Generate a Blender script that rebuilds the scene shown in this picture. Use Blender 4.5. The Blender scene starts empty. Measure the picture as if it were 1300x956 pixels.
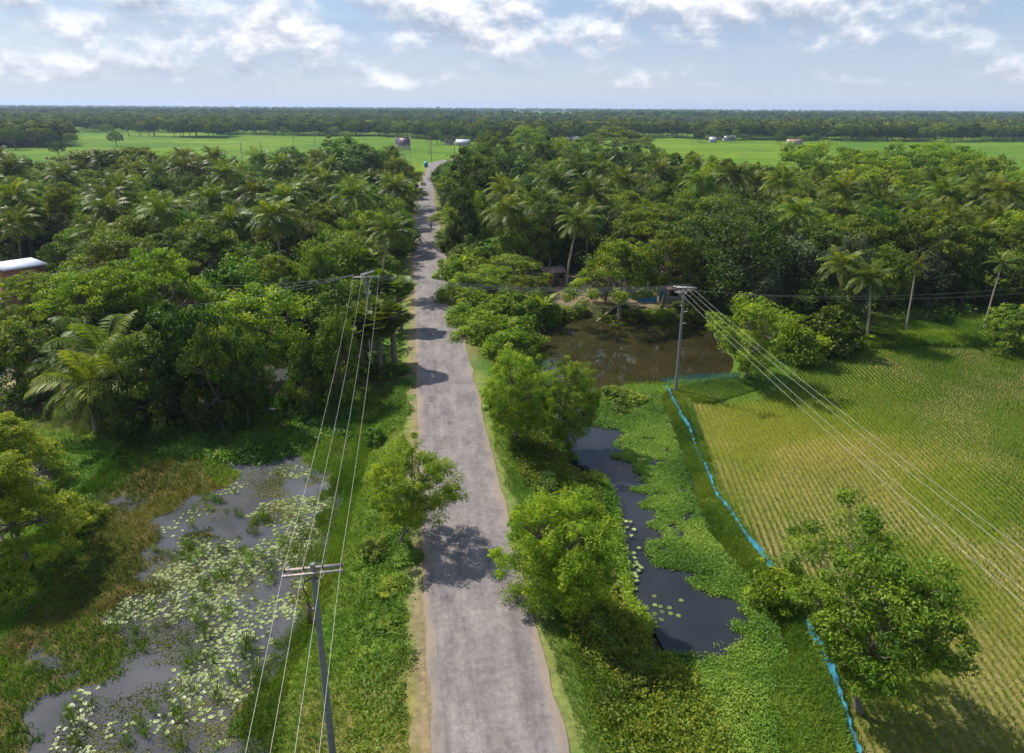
import bpy, math, random
import numpy as np
from mathutils import Matrix, Vector, Euler
from math import radians, sin, cos, pi, atan, tan

rng = np.random.default_rng(11)
random.seed(5)
scene = bpy.context.scene
COL = scene.collection
CAMH = 25.0
F, CX, CY = 867.0, 650.0, 433.0
PITCH = atan((433 - 135.5) / F)
ROLL = radians(0.35)
MC = Euler((pi / 2 - PITCH, 0, 0)).to_matrix() @ Matrix.Rotation(ROLL, 3, 'Z')

def G(px, py, z=0.0):
    """world x, y of the point at height z seen at photo position px, py (used to survey the site)"""
    d = MC @ Vector(((px - CX) / F, (CY - py) / F, -1))
    t = (z - CAMH) / d.z
    return d.x * t, d.y * t
def Gs(pts, z): return np.array([G(a, b, z) for a, b in pts])

# ------------------------------------------------------------------ noise
_perm = rng.random((256, 256)).astype(np.float32)
def vnoise(x, y):
    xi = np.floor(x).astype(int); yi = np.floor(y).astype(int)
    fx = x - xi; fy = y - yi
    fx = fx * fx * (3 - 2 * fx); fy = fy * fy * (3 - 2 * fy)
    a = _perm[xi & 255, yi & 255]; b = _perm[(xi + 1) & 255, yi & 255]
    c = _perm[xi & 255, (yi + 1) & 255]; d = _perm[(xi + 1) & 255, (yi + 1) & 255]
    return (a * (1 - fx) + b * fx) * (1 - fy) + (c * (1 - fx) + d * fx) * fy
def fbm(x, y, s=1.0, o=4):
    x = np.asarray(x, float); y = np.asarray(y, float)
    r = 0; a = .5; t = 0
    for k in range(o):
        r = r + a * vnoise(x / s + 17.3 * k, y / s - 9.1 * k); t += a; a *= .5; s *= .5
    return r / t            # 0..1

def pip(P, x, y):
    x = np.asarray(x, float); y = np.asarray(y, float)
    ins = np.zeros(x.shape, bool); n = len(P)
    for i in range(n):
        x1, y1 = P[i]; x2, y2 = P[(i + 1) % n]
        c = ((y1 > y) != (y2 > y))
        with np.errstate(divide='ignore', invalid='ignore'):
            xx = (x2 - x1) * (y - y1) / (y2 - y1 + 1e-12) + x1
        ins ^= c & (x < xx)
    return ins
def pdist(P, x, y, closed=True):
    d = np.full(np.shape(x), 1e9); n = len(P)
    for i in range(n if closed else n - 1):
        a = P[i]; b = P[(i + 1) % n]; ab = b - a
        t = np.clip(((x - a[0]) * ab[0] + (y - a[1]) * ab[1]) / (ab @ ab + 1e-9), 0, 1)
        d = np.minimum(d, np.hypot(x - a[0] - t * ab[0], y - a[1] - t * ab[1]))
    return d
def sdf(P, x, y):          # positive inside
    d = pdist(P, x, y); return np.where(pip(P, x, y), d, -d)
def sstep(a, b, v):
    t = np.clip((v - a) / (b - a), 0, 1); return t * t * (3 - 2 * t)
def scatter(P, n, seed=0):
    r = np.random.default_rng(seed); lo = P.min(0); hi = P.max(0); out = []
    tot = 0
    while tot < n:
        q = r.random((n * 2, 2)) * (hi - lo) + lo
        q = q[pip(P, q[:, 0], q[:, 1])]; out.append(q); tot += len(q)
        if len(q) == 0: break
    return np.concatenate(out)[:n]

# ------------------------------------------------------------------ site plan
WZ = -1.6
FZ = -1.25
canal_dig = Gs([(697,506),(700,528),(712,565),(738,593),(765,607),(782,640),(790,700),(802,765),(832,795),(845,822),(900,836),
                (960,842),(988,826),(985,800),(948,735),(900,680),(876,620),(858,560),(838,508),(795,497),(745,500)], WZ)
mat_area = Gs([(697,506),(700,528),(712,565),(738,593),(765,607),(782,640),(790,700),(802,765),(828,795),(800,830),(770,870),(790,1000),
                (1035,1000),(1012,866),(985,800),(948,735),(900,680),(876,620),(858,560),(838,508),(795,497),(745,500)], WZ)
open_water = Gs([(697,520),(709,562),(735,592),(762,606),(782,640),(790,700),(808,722),(803,765),(838,790),(842,810),(880,822),(918,820),
                 (919,796),(905,772),(870,745),(845,735),(820,705),(818,680),(820,655),(800,630),(796,600),(775,580),(772,550),(742,540),(728,515)], WZ)
pond = Gs([(672,402),(780,401),(905,402),(925,440),(932,476),(880,482),(850,484),(800,490),(745,500),(700,512),(685,470)], WZ)
marsh = Gs([(-120,1010),(-120,760),(40,700),(90,650),(150,590),(200,530),(300,512),(440,514),(478,520),(462,570),(445,620),(425,690),(405,760),
            (372,830),(350,880),(335,1010)], WZ)
lily_open = Gs([(40,1010),(95,870),(135,812),(128,745),(160,695),(235,676),(300,682),(335,610),(400,596),(432,600),(425,640),(405,700),(388,770),
                (362,806),(340,860),(350,1010)], WZ)
lily_up = Gs([(190,680),(250,640),(300,598),(350,588),(420,596),(420,640),(300,690)], WZ)
fishpond = Gs([(-260,455),(40,456),(64,470),(60,492),(-100,503),(-260,505)], WZ)
backpond = Gs([(262,467),(300,464),(420,468),(425,484),(300,487),(262,484)], WZ)
leftwater = Gs([(-200,575),(30,580),(68,592),(66,612),(38,645),(12,690),(-60,730),(-200,740)], WZ)
paddy = Gs([(872,505),(884,545),(912,625),(960,695),(1008,758),(1062,866),(1085,1010),(2200,1010),(1900,440),(1300,436),(1180,440),(1100,437),(1012,446),(1008,478),
            (960,508),(905,512)], FZ)
DIGS = [(canal_dig, .9), (pond, 1.2), (fishpond, .9), (backpond, .9), (leftwater, .9)]
cl = Gs([(622.5,866),(572,530),(546.5,330),(540,262),(540,240),(546,226),(551,216),(556,206)], 0)
p0 = cl[0] + (cl[0] - cl[1]) * 1.6
e = cl[-1] - cl[-2]; e /= np.hypot(*e)
ctrl = [p0] + list(cl) + [cl[-1] + e * 25 + np.array([15, 0]), cl[-1] + e * 45 + np.array([50, 0]), cl[-1] + e * 55 + np.array([105, 0])]
def catmull(c, n=24):
    c = [c[0] * 2 - c[1]] + list(c) + [c[-1] * 2 - c[-2]]; out = []
    for i in range(1, len(c) - 2):
        for t in np.linspace(0, 1, n, endpoint=False):
            out.append(.5 * ((2 * c[i]) + (-c[i-1] + c[i+1]) * t + (2*c[i-1] - 5*c[i] + 4*c[i+1] - c[i+2]) * t*t + (-c[i-1] + 3*c[i] - 3*c[i+1] + c[i+2]) * t**3))
    out.append(c[-2]); return np.array(out)
road_c = catmull(ctrl, 12)
road_rough = road_c[::3]
def roaddist(x, y): return pdist(road_rough, x, y, closed=False)
def roadx(y):
    return np.interp(y, road_c[:, 1], road_c[:, 0])
forestL = Gs([(-700,520),(-200,520),(60,545),(150,540),(215,497),(520,490)], -1)
fl_far = np.array([[-14, 226], [-60, 232], [-150, 215], [-330, 190]])
forestLP = np.vstack([forestL, [[-4, 60]], [[-6.5, 120]], [[-10, 175]], [[-9, 200]], fl_far])
fr_far = np.array([[330, 195], [200, 215], [110, 205], [80, 196], [40, 235], [10, 225], [6, 205]])
forestRP = np.vstack([Gs([(640,402),(905,402),(1000,420),(1120,415),(1300,400),(1900,410)], -1), fr_far, [[-2, 160]], [[2, 110]]])

def hz(x, y, full=True):
    x = np.asarray(x, float); y = np.asarray(y, float)
    z = FZ + (fbm(x, y, 9, 3) - .5) * .18 + (fbm(x, y, 1.6, 2) - .5) * .07
    near = (np.abs(x) < 400) & (y < 420)
    f = np.maximum(sstep(-6, 4, sdf(forestLP, x, y)), sstep(-6, 4, sdf(forestRP, x, y)))
    z = z + f * .45
    s = sdf(marsh, x, y)
    lo = np.maximum(sdf(lily_open, x, y), sdf(lily_up, x, y))
    zm = WZ + .12 - .25 * sstep(-2.0, 1.5, lo + (fbm(x, y, 3.0, 3) - .5) * 6) + (fbm(x, y, 2.2, 4) - .5) * .42
    z = z + (zm - z) * sstep(-1.2, .6, s)
    s = sdf(paddy, x, y); z = z + (FZ - .22 - z) * sstep(-.3, .5, s)
    rd = roaddist(x, y)
    emb = -.05 - np.clip(rd - 3.6, 0, 9) ** 1.15 * .36
    emb = emb + (fbm(x, y, 1.3, 3) - .5) * .16 * sstep(3.2, 4.4, rd)
    z = np.maximum(z, emb)
    for P, dep in DIGS:
        s = sdf(P, x, y) + (fbm(x, y, 2.5, 3) - .5) * 1.6 + (.9 if P is canal_dig else 0)
        dz = WZ + .25 - sstep(-.6, 1.8, s) * dep
        w = sstep(-1.6, -.2, s)
        z = np.where(s > -1.6, np.minimum(z, z + (dz - z) * w), z)
    return z

# ------------------------------------------------------------------ object helpers
def tag(o, label=None, cat=None, group=None, kind=None):
    if label: o['label'] = label
    if cat: o['category'] = cat
    if group: o['group'] = group
    if kind: o['kind'] = kind
    return o
def empty(name, loc, rz=0.0):
    o = bpy.data.objects.new(name, None); COL.objects.link(o)
    o.location = loc; o.rotation_euler = (0, 0, rz); o.empty_display_size = .3
    return o
def link(name, me, parent=None, loc=(0, 0, 0), rz=0.0):
    o = bpy.data.objects.new(name, me); COL.objects.link(o)
    o.parent = parent; o.location = loc; o.rotation_euler = (0, 0, rz)
    return o
def copy_tree(o, parent=None):
    c = o.copy(); COL.objects.link(c); c.parent = parent
    for ch in [k for k in KIDS.get(o.name, [])]:
        copy_tree(ch, c)
    return c
KIDS = {}
def kid(parent, o):
    KIDS.setdefault(parent.name, []).append(o); return o

def build(name, parts, mats, smooth=False):
    """parts: list of (V, F, material index, tint per face or scalar)"""
    V = []; L = []; S = []; T = []; M = []; TI = []; off = 0
    for V_, F_, m_, t_ in parts:
        V_ = np.asarray(V_, np.float32); F_ = np.asarray(F_, np.int64)
        if len(F_) == 0: continue
        V.append(V_); L.append((F_ + off).ravel()); T.append(np.full(len(F_), F_.shape[1]))
        M.append(np.full(len(F_), m_)); TI.append(np.broadcast_to(np.asarray(t_, np.float32), (len(F_),))); off += len(V_)
    V = np.concatenate(V); L = np.concatenate(L); T = np.concatenate(T); M = np.concatenate(M); TI = np.concatenate(TI)
    me = bpy.data.meshes.new(name)
    me.vertices.add(len(V)); me.vertices.foreach_set('co', V.ravel())
    me.loops.add(len(L)); me.loops.foreach_set('vertex_index', L.astype(np.int32))
    me.polygons.add(len(T)); me.polygons.foreach_set('loop_start', (np.cumsum(T) - T).astype(np.int32))
    me.polygons.foreach_set('loop_total', T.astype(np.int32))
    me.polygons.foreach_set('material_index', M.astype(np.int32))
    if smooth: me.polygons.foreach_set('use_smooth', np.ones(len(T), bool))
    a = me.attributes.new('tint', 'FLOAT', 'FACE'); a.data.foreach_set('value', TI.astype(np.float32))
    for m in mats: me.materials.append(m)
    me.update(calc_edges=True)
    return me

def unit(v):
    return v / (np.linalg.norm(v, axis=-1, keepdims=True) + 1e-9)
def tube(P, R, n=6, cap=True):
    P = np.asarray(P, float); R = np.broadcast_to(np.asarray(R, float), (len(P),))
    T = unit(np.gradient(P, axis=0)); V = []
    up = np.array([0, 0, 1.]) if abs(T[0][2]) < .9 else np.array([1., 0, 0])
    for p, t, r in zip(P, T, R):
        a = unit(np.cross(t, up)); b = np.cross(t, a)
        if np.linalg.norm(np.cross(t, up)) < 1e-3: a = np.array([1., 0, 0]); b = np.array([0, 1., 0])
        ang = np.arange(n) * 2 * pi / n
        V.append(p + r * (np.cos(ang)[:, None] * a + np.sin(ang)[:, None] * b))
    V = np.concatenate(V); F = []
    for i in range(len(P) - 1):
        for j in range(n):
            k = (j + 1) % n
            F.append((i*n + j, i*n + k, (i+1)*n + k, (i+1)*n + j))
    if cap:
        V = np.vstack([V, P[0], P[-1]]); c0 = len(V) - 2; c1 = len(V) - 1; b = (len(P) - 1) * n
        for j in range(n):
            k = (j + 1) % n
            F.append((c0, k, j, j) if False else (c0, c0, k, j)); F.append((c1, c1, b + j, b + k))
        F = [f for f in F]
    F = np.array(F)
    return V, F
def tubeparts(P, R, n=6, m=0, t=.5):
    V, F = tube(P, R, n, cap=False)
    k = len(P)
    Vc = np.vstack([V, np.asarray(P[0])[None], np.asarray(P[-1])[None]])
    c0 = len(V); c1 = c0 + 1; b = (k - 1) * n; T = []
    for j in range(n):
        q = (j + 1) % n; T.append((c0, q, j)); T.append((c1, b + j, b + q))
    return [(Vc, F, m, t), (Vc, np.array(T), m, t)]
def box(cx, cy, cz, sx, sy, sz, m=0, t=.5, rz=0.0, bev=0.0):
    V = np.array([[x, y, z] for x in (-.5, .5) for y in (-.5, .5) for z in (-.5, .5)]) * [sx, sy, sz]
    c, s = cos(rz), sin(rz); V = V @ np.array([[c, s, 0], [-s, c, 0], [0, 0, 1]]) + [cx, cy, cz]
    Fq = np.array([(0,1,3,2),(4,6,7,5),(0,4,5,1),(2,3,7,6),(0,2,6,4),(1,5,7,3)])
    return (V, Fq, m, t)
def leaves(C, N, L, W, fold=.0, r=None, axis=None):
    """one pointed leaf per centre C with normal N"""
    r = r or rng; n = len(C); N = unit(N)
    A = r.normal(size=(n, 3)) if axis is None else axis
    A = A - N * (A * N).sum(1, keepdims=True); A = unit(A); B = np.cross(N, A)
    L = np.broadcast_to(L, (n,))[:, None]; W = np.broadcast_to(W, (n,))[:, None]
    V = np.stack([C - A*L*.5, C + B*W*.5 - A*L*.05 + N*fold*W, C + A*L*.5 - N*fold*L*.5, C - B*W*.5 - A*L*.05 + N*fold*W], 1).reshape(-1, 3)
    return V, np.arange(n * 4).reshape(n, 4)

# ------------------------------------------------------------------ materials
def newmat(name):
    m = bpy.data.materials.new(name); m.use_nodes = True; nt = m.node_tree; nt.nodes.clear()
    return m, nt, nt.nodes.new('ShaderNodeOutputMaterial')
def N(nt, t, **k):
    n = nt.nodes.new(t)
    for a, b in k.items():
        if a.startswith('i_'): n.inputs[a[2:].replace('_', ' ')].default_value = b
        else: setattr(n, a, b)
    return n
def ramp(nt, fac, stops):
    r = nt.nodes.new('ShaderNodeValToRGB'); nt.links.new(fac, r.inputs[0])
    while len(r.color_ramp.elements) < len(stops): r.color_ramp.elements.new(.5)
    for e, (p, c) in zip(r.color_ramp.elements, stops):
        e.position = p; e.color = (*c, 1) if len(c) == 3 else c
    return r.outputs[0]
def leafmat(name, stops, trans=.38, rough=.55, spec=.25, hue=.034, val=.34):
    m, nt, out = newmat(name); lk = nt.links.new
    at = N(nt, 'ShaderNodeAttribute', attribute_name='tint')
    c = ramp(nt, at.outputs['Fac'], stops)
    oi = N(nt, 'ShaderNodeObjectInfo')
    h = N(nt, 'ShaderNodeMapRange'); lk(oi.outputs['Random'], h.inputs[0]); h.inputs[3].default_value = .5 - hue; h.inputs[4].default_value = .5 + hue * .15
    mm = N(nt, 'ShaderNodeMath', operation='MULTIPLY'); mm.inputs[1].default_value = 7.31; lk(oi.outputs['Random'], mm.inputs[0])
    fr = N(nt, 'ShaderNodeMath', operation='FRACT'); lk(mm.outputs[0], fr.inputs[0])
    v = N(nt, 'ShaderNodeMapRange'); lk(fr.outputs[0], v.inputs[0]); v.inputs[3].default_value = 1 - val; v.inputs[4].default_value = 1 + val
    hs = N(nt, 'ShaderNodeHueSaturation'); lk(h.outputs[0], hs.inputs['Hue']); lk(v.outputs[0], hs.inputs['Value']); lk(c, hs.inputs['Color'])
    b = N(nt, 'ShaderNodeBsdfPrincipled'); lk(hs.outputs[0], b.inputs['Base Color']); b.inputs['Roughness'].default_value = rough
    b.inputs['Specular IOR Level'].default_value = spec
    t = N(nt, 'ShaderNodeBsdfTranslucent')
    g = N(nt, 'ShaderNodeMix', data_type='RGBA', blend_type='MULTIPLY'); g.inputs[0].default_value = 1
    lk(hs.outputs[0], g.inputs[6]); g.inputs[7].default_value = (1.25, 1.3, .5, 1); lk(g.outputs[2], t.inputs[0])
    mx = N(nt, 'ShaderNodeMixShader'); mx.inputs[0].default_value = trans
    lk(b.outputs[0], mx.inputs[1]); lk(t.outputs[0], mx.inputs[2]); lk(mx.outputs[0], out.inputs[0])
    return m
def plain(name, col, rough=.7, metal=0.0, nscale=3.0, namt=.25, spec=.3, bump=0.0):
    m, nt, out = newmat(name); lk = nt.links.new
    tc = N(nt, 'ShaderNodeTexCoord'); no = N(nt, 'ShaderNodeTexNoise'); no.inputs['Scale'].default_value = nscale; no.inputs['Detail'].default_value = 6
    lk(tc.outputs['Object'], no.inputs['Vector'])
    a = tuple(x * (1 - namt) for x in col); b_ = tuple(min(1, x * (1 + namt)) for x in col)
    c = ramp(nt, no.outputs[0], [(.3, a), (.7, b_)])
    b = N(nt, 'ShaderNodeBsdfPrincipled'); lk(c, b.inputs['Base Color']); b.inputs['Roughness'].default_value = rough
    b.inputs['Metallic'].default_value = metal; b.inputs['Specular IOR Level'].default_value = spec
    if bump:
        bu = N(nt, 'ShaderNodeBump'); bu.inputs['Strength'].default_value = bump; lk(no.outputs[0], bu.inputs['Height']); lk(bu.outputs[0], b.inputs['Normal'])
    lk(b.outputs[0], out.inputs[0]); return m

LM = {
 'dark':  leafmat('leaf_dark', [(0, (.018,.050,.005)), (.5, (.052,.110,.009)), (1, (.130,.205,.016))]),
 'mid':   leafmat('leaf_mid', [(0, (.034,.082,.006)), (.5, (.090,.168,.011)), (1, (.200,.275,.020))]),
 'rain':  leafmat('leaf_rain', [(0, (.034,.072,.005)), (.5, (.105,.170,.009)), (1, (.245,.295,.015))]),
 'lime':  leafmat('leaf_lime', [(0, (.075,.145,.008)), (.5, (.175,.275,.014)), (1, (.340,.400,.028))], trans=.48, hue=.014, val=.18),
 'grey':  leafmat('leaf_grey', [(0, (.025,.045,.016)), (.5, (.065,.100,.038)), (1, (.150,.185,.085))], trans=.25),
 'palm':  leafmat('leaf_palm', [(0, (.032,.075,.006)), (.5, (.095,.160,.012)), (1, (.240,.270,.030))], trans=.35, rough=.5, spec=.3),
 'yellow':leafmat('leaf_yellow', [(0, (.060,.120,.008)), (.5, (.165,.245,.014)), (1, (.340,.365,.022))], trans=.48, hue=.004, val=.1),
 'grass': leafmat('leaf_grass', [(0, (.050,.115,.008)), (.5, (.120,.215,.015)), (1, (.240,.310,.030))], trans=.4, val=.05, hue=.0),
 'mat':   leafmat('leaf_mat', [(0, (.055,.125,.012)), (.5, (.125,.235,.022)), (1, (.270,.370,.055))], trans=.35, val=.02, hue=.0),
 'reed':  leafmat('leaf_reed', [(0, (.045,.070,.007)), (.5, (.120,.135,.014)), (1, (.250,.220,.040))], trans=.35, val=.02, hue=.0),
 'far':   leafmat('leaf_far', [(0, (.014,.040,.009)), (.5, (.040,.085,.014)), (1, (.110,.165,.026))], trans=.2, rough=.9, spec=.02),
 'farlight': leafmat('leaf_far_light', [(0, (.028,.065,.009)), (.5, (.075,.135,.015)), (1, (.160,.215,.026))], trans=.2, rough=.9, spec=.02),
 'big':   leafmat('leaf_big_tree', [(0, (.045,.100,.008)), (.5, (.105,.190,.012)), (1, (.220,.300,.022))], trans=.42, hue=.0, val=.0),
 'rice':  leafmat('leaf_rice', [(0, (.045,.135,.006)), (.35, (.125,.235,.009)), (.65, (.255,.315,.012)), (1, (.430,.390,.045))], trans=.4, val=.0, hue=.0),
}
BARK = plain('bark_grey', (.16, .13, .10), .85, nscale=5, bump=.4)
BARKP = plain('bark_pale', (.30, .26, .20), .85, nscale=6, bump=.3)
CONC = plain('pole_concrete', (.17, .17, .17), .8, nscale=6, namt=.2)
STEEL = plain('galvanised_steel', (.48, .46, .44), .5, .3, namt=.2)
RUSTY = plain('weathered_crossarm', (.36, .30, .27), .6, .1, namt=.35, nscale=9)
PORC = plain('insulator_porcelain', (.10, .05, .04), .25, namt=.2, spec=.6)
WIRE = plain('aluminium_wire', (.50, .49, .43), .5, .1, namt=.05)
WIRED = plain('old_cable', (.20, .20, .20), .6, namt=.1)
WHITE = plain('white_roof_paint', (.52, .54, .60), .6, nscale=1.2, namt=.12)
TIN = plain('corrugated_tin', (.50, .52, .54), .4, .5, nscale=1.5, namt=.3)
DULL = plain('dull_white_sheet', (.42, .43, .46), .7, nscale=1.0, namt=.2)
RUSTTIN = plain('rusted_tin', (.32, .22, .18), .6, .2, nscale=2, namt=.4)
WALLB = plain('brick_wall', (.28, .13, .09), .9, nscale=4, namt=.3)
WALLG = plain('grey_render', (.30, .29, .28), .9, nscale=1.5, namt=.25)
WOOD = plain('old_timber', (.14, .09, .06), .85, nscale=8, namt=.4)
BLUE = plain('blue_tarpaulin', (.03, .24, .55), .45, nscale=4, namt=.3)
TEAL = plain('teal_sheet', (.03, .36, .36), .5, nscale=4, namt=.3)
DARK = plain('dark_opening', (.012, .012, .014), .8)
RUBBER = plain('tyre_rubber', (.02, .02, .02), .8)
CHROME = plain('engine_metal', (.35, .35, .36), .35, .8)
SHIRT = plain('shirt_cloth', (.45, .42, .38), .9); SKIN = plain('skin', (.22, .12, .075), .6); PANTS = plain('trouser_cloth', (.03, .035, .05), .9)
HAIR = plain('hair', (.01, .008, .007), .6)

# ------------------------------------------------------------------ terrain
def axis_pts(lo, hi, st, far_lo, far_hi, g=1.09):
    mid = np.arange(lo, hi + 1e-6, st); a = [lo]; s = st
    while a[-1] > far_lo: s *= g; a.append(a[-1] - s)
    b = [hi]; s = st
    while b[-1] < far_hi: s *= g; b.append(b[-1] + s)
    return np.array(a[:0:-1] + list(mid) + b[1:])
xs = axis_pts(-70, 90, .5, -8000, 8000); ys = axis_pts(6, 125, .5, -2000, 8300)
X, Y = np.meshgrid(xs, ys); nx, ny = len(xs), len(ys)
Z = hz(X, Y)
V = np.stack([X, Y, Z], -1).reshape(-1, 3)
ii = (np.arange(ny - 1)[:, None] * nx + np.arange(nx - 1)).ravel()
Fg = np.stack([ii, ii + 1, ii + nx + 1, ii + nx], 1)

def lerp(a, b, w): return a + (np.asarray(b) - a) * w[..., None]
cov = np.zeros(X.shape + (3,))
nz = fbm(X, Y, 60, 4); n2 = fbm(X + 500, Y, 7, 4); n3 = fbm(X, Y + 300, 1.5, 3)
cov[:] = (.066, .155, .004)                                         # rice fields in full growth
cov = lerp(cov, (.108, .200, .006), sstep(.35, .7, nz))
ns = (Y < 235) & (Y > -100)
cov = lerp(cov, (.07, .13, .018), ns * .8)
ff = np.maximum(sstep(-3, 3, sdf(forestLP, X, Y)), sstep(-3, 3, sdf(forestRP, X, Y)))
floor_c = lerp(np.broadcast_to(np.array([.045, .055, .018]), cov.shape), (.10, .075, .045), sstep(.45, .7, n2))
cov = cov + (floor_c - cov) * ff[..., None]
ms = sstep(-1, 1, sdf(marsh, X, Y))
mc = lerp(np.broadcast_to(np.array([.075, .085, .018]), cov.shape), (.13, .10, .035), sstep(.4, .65, n3))
mc = lerp(mc, (.050, .105, .014), sstep(.45, .6, n2))
mc = lerp(mc, (.12, .10, .085), sstep(.1, -.12, Z - WZ) * .9)
cov = cov + (mc - cov) * ms[..., None]
ps = sstep(-.4, .4, sdf(paddy, X, Y))
pc = lerp(np.broadcast_to(np.array([.110, .135, .022]), cov.shape), (.19, .17, .06), sstep(.4, .65, n2))
cov = cov + (pc - cov) * ps[..., None]
rd = roaddist(X, Y)
lside = X < roadx(Y)
verge = lerp(np.broadcast_to(np.array([.075, .15, .018]), cov.shape), (.13, .19, .03), sstep(.35, .65, n3))
verge = lerp(verge, (.17, .15, .05), sstep(.58, .75, n2) * .8)
vw = sstep(8.5, 6.5, rd + (n2 - .5) * 3) * (Y < 260)
vw = np.maximum(vw, sstep(8, 14, X) * 0)
strip = sstep(-1.2, .0, -sdf(marsh, X, Y)) * lside * (Y < 62) * (rd < 13)
vw = np.maximum(vw, strip)
cov = cov + (verge - cov) * vw[..., None]
dirt = sstep(4.1, 3.3, rd + (n3 - .5) * 1.5 + (n2 - .5) * .8) * np.where(lside, 1, .35)
cov = lerp(cov, (.25, .19, .125), dirt * sstep(.32, .62, n3 * .6 + n2 * .4 + .08) * .85)
# trodden path that crosses from the road behind the marsh, and the yard beside the pond
path_l = Gs([(240, 503), (300, 494), (400, 490), (470, 486), (530, 478)], -.8)
cov = lerp(cov, (.20, .15, .09), sstep(1.6, .8, pdist(path_l, X, Y, False) + (n3 - .5)))
yard = Gs([(684, 392), (700, 356), (730,345), (770, 345), (800, 362), (880, 362), (908, 388), (840, 395), (740, 396)], -.8)
cov = lerp(cov, (.20, .165, .115), sstep(-2, 1.5, sdf(yard, X, Y) + (n2 - .5) * 10) * .75)
grassr = Gs([(1130, 432), (1150, 395), (1300, 392), (1500, 395), (1500, 436)], -1)
cov = lerp(cov, (.085, .19, .02), sstep(-2, 2, sdf(grassr, X, Y)))
uw = sstep(.05, -.15, Z - WZ)
cov = lerp(cov, (.09, .075, .04), uw * (1 - ms) * .9)
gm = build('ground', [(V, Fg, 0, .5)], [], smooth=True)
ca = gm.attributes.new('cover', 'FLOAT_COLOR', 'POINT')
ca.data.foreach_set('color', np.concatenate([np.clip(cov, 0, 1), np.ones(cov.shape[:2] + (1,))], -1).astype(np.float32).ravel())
fa = gm.attributes.new('field', 'FLOAT', 'POINT')
fa.data.foreach_set('value', (((Y > 225) | (np.abs(X) > 200)) * (1 - ff)).astype(np.float32).ravel())
m, nt, out = newmat('ground_cover'); lk = nt.links.new
at = N(nt, 'ShaderNodeAttribute', attribute_name='cover'); af = N(nt, 'ShaderNodeAttribute', attribute_name='field')
tc = N(nt, 'ShaderNodeTexCoord')
n_a = N(nt, 'ShaderNodeTexNoise'); n_a.inputs['Scale'].default_value = 2.2; n_a.inputs['Detail'].default_value = 8; n_a.inputs['Roughness'].default_value = .7
n_b = N(nt, 'ShaderNodeTexNoise'); n_b.inputs['Scale'].default_value = .12; n_b.inputs['Detail'].default_value = 5
for q in (n_a, n_b): lk(tc.outputs['Object'], q.inputs['Vector'])
c1 = ramp(nt, n_a.outputs[0], [(.25, (.55, .55, .55)), (.75, (1.45, 1.4, 1.3))])
c2 = ramp(nt, n_b.outputs[0], [(.3, (.8, .85, .8)), (.7, (1.2, 1.12, 1.1))])
mu = N(nt, 'ShaderNodeMix', data_type='RGBA', blend_type='MULTIPLY'); mu.inputs[0].default_value = 1; lk(at.outputs['Color'], mu.inputs[6]); lk(c1, mu.inputs[7])
mv = N(nt, 'ShaderNodeMix', data_type='RGBA', blend_type='MULTIPLY'); mv.inputs[0].default_value = 1; lk(mu.outputs[2], mv.inputs[6]); lk(c2, mv.inputs[7])
mp = N(nt, 'ShaderNodeMapping'); mp.inputs['Rotation'].default_value = (0, 0, .35); mp.inputs['Scale'].default_value = (.012, .018, 1); lk(tc.outputs['Object'], mp.inputs[0])
dn = N(nt, 'ShaderNodeTexNoise'); dn.inputs['Scale'].default_value = 1.5; lk(mp.outputs[0], dn.inputs['Vector'])
dm = N(nt, 'ShaderNodeMix', data_type='RGBA', blend_type='LINEAR_LIGHT'); dm.inputs[0].default_value = .25; lk(mp.outputs[0], dm.inputs[6]); lk(dn.outputs['Color'], dm.inputs[7])
br = N(nt, 'ShaderNodeTexBrick'); lk(dm.outputs[2], br.inputs['Vector'])
br.inputs['Color1'].default_value = (.72, .86, .8, 1); br.inputs['Color2'].default_value = (1.3, 1.12, 1.2, 1); br.inputs['Mortar'].default_value = (1.1, .72, 1.1, 1)
br.inputs['Scale'].default_value = 1.0; br.inputs['Mortar Size'].default_value = .014; br.inputs['Mortar Smooth'].default_value = .3
mb = N(nt, 'ShaderNodeMix', data_type='RGBA', blend_type='MULTIPLY'); lk(af.outputs['Fac'], mb.inputs[0]); lk(mv.outputs[2], mb.inputs[6]); lk(br.outputs['Color'], mb.inputs[7])
pb = N(nt, 'ShaderNodeBsdfPrincipled'); pb.inputs['Roughness'].default_value = .95; pb.inputs['Specular IOR Level'].default_value = .1; lk(mb.outputs[2], pb.inputs['Base Color'])
bu = N(nt, 'ShaderNodeBump'); bu.inputs['Strength'].default_value = .6; bu.inputs['Distance'].default_value = .15; lk(n_a.outputs[0], bu.inputs['Height']); lk(bu.outputs[0], pb.inputs['Normal'])
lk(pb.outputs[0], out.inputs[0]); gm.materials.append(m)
tag(link('ground', gm), kind='structure')

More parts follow.
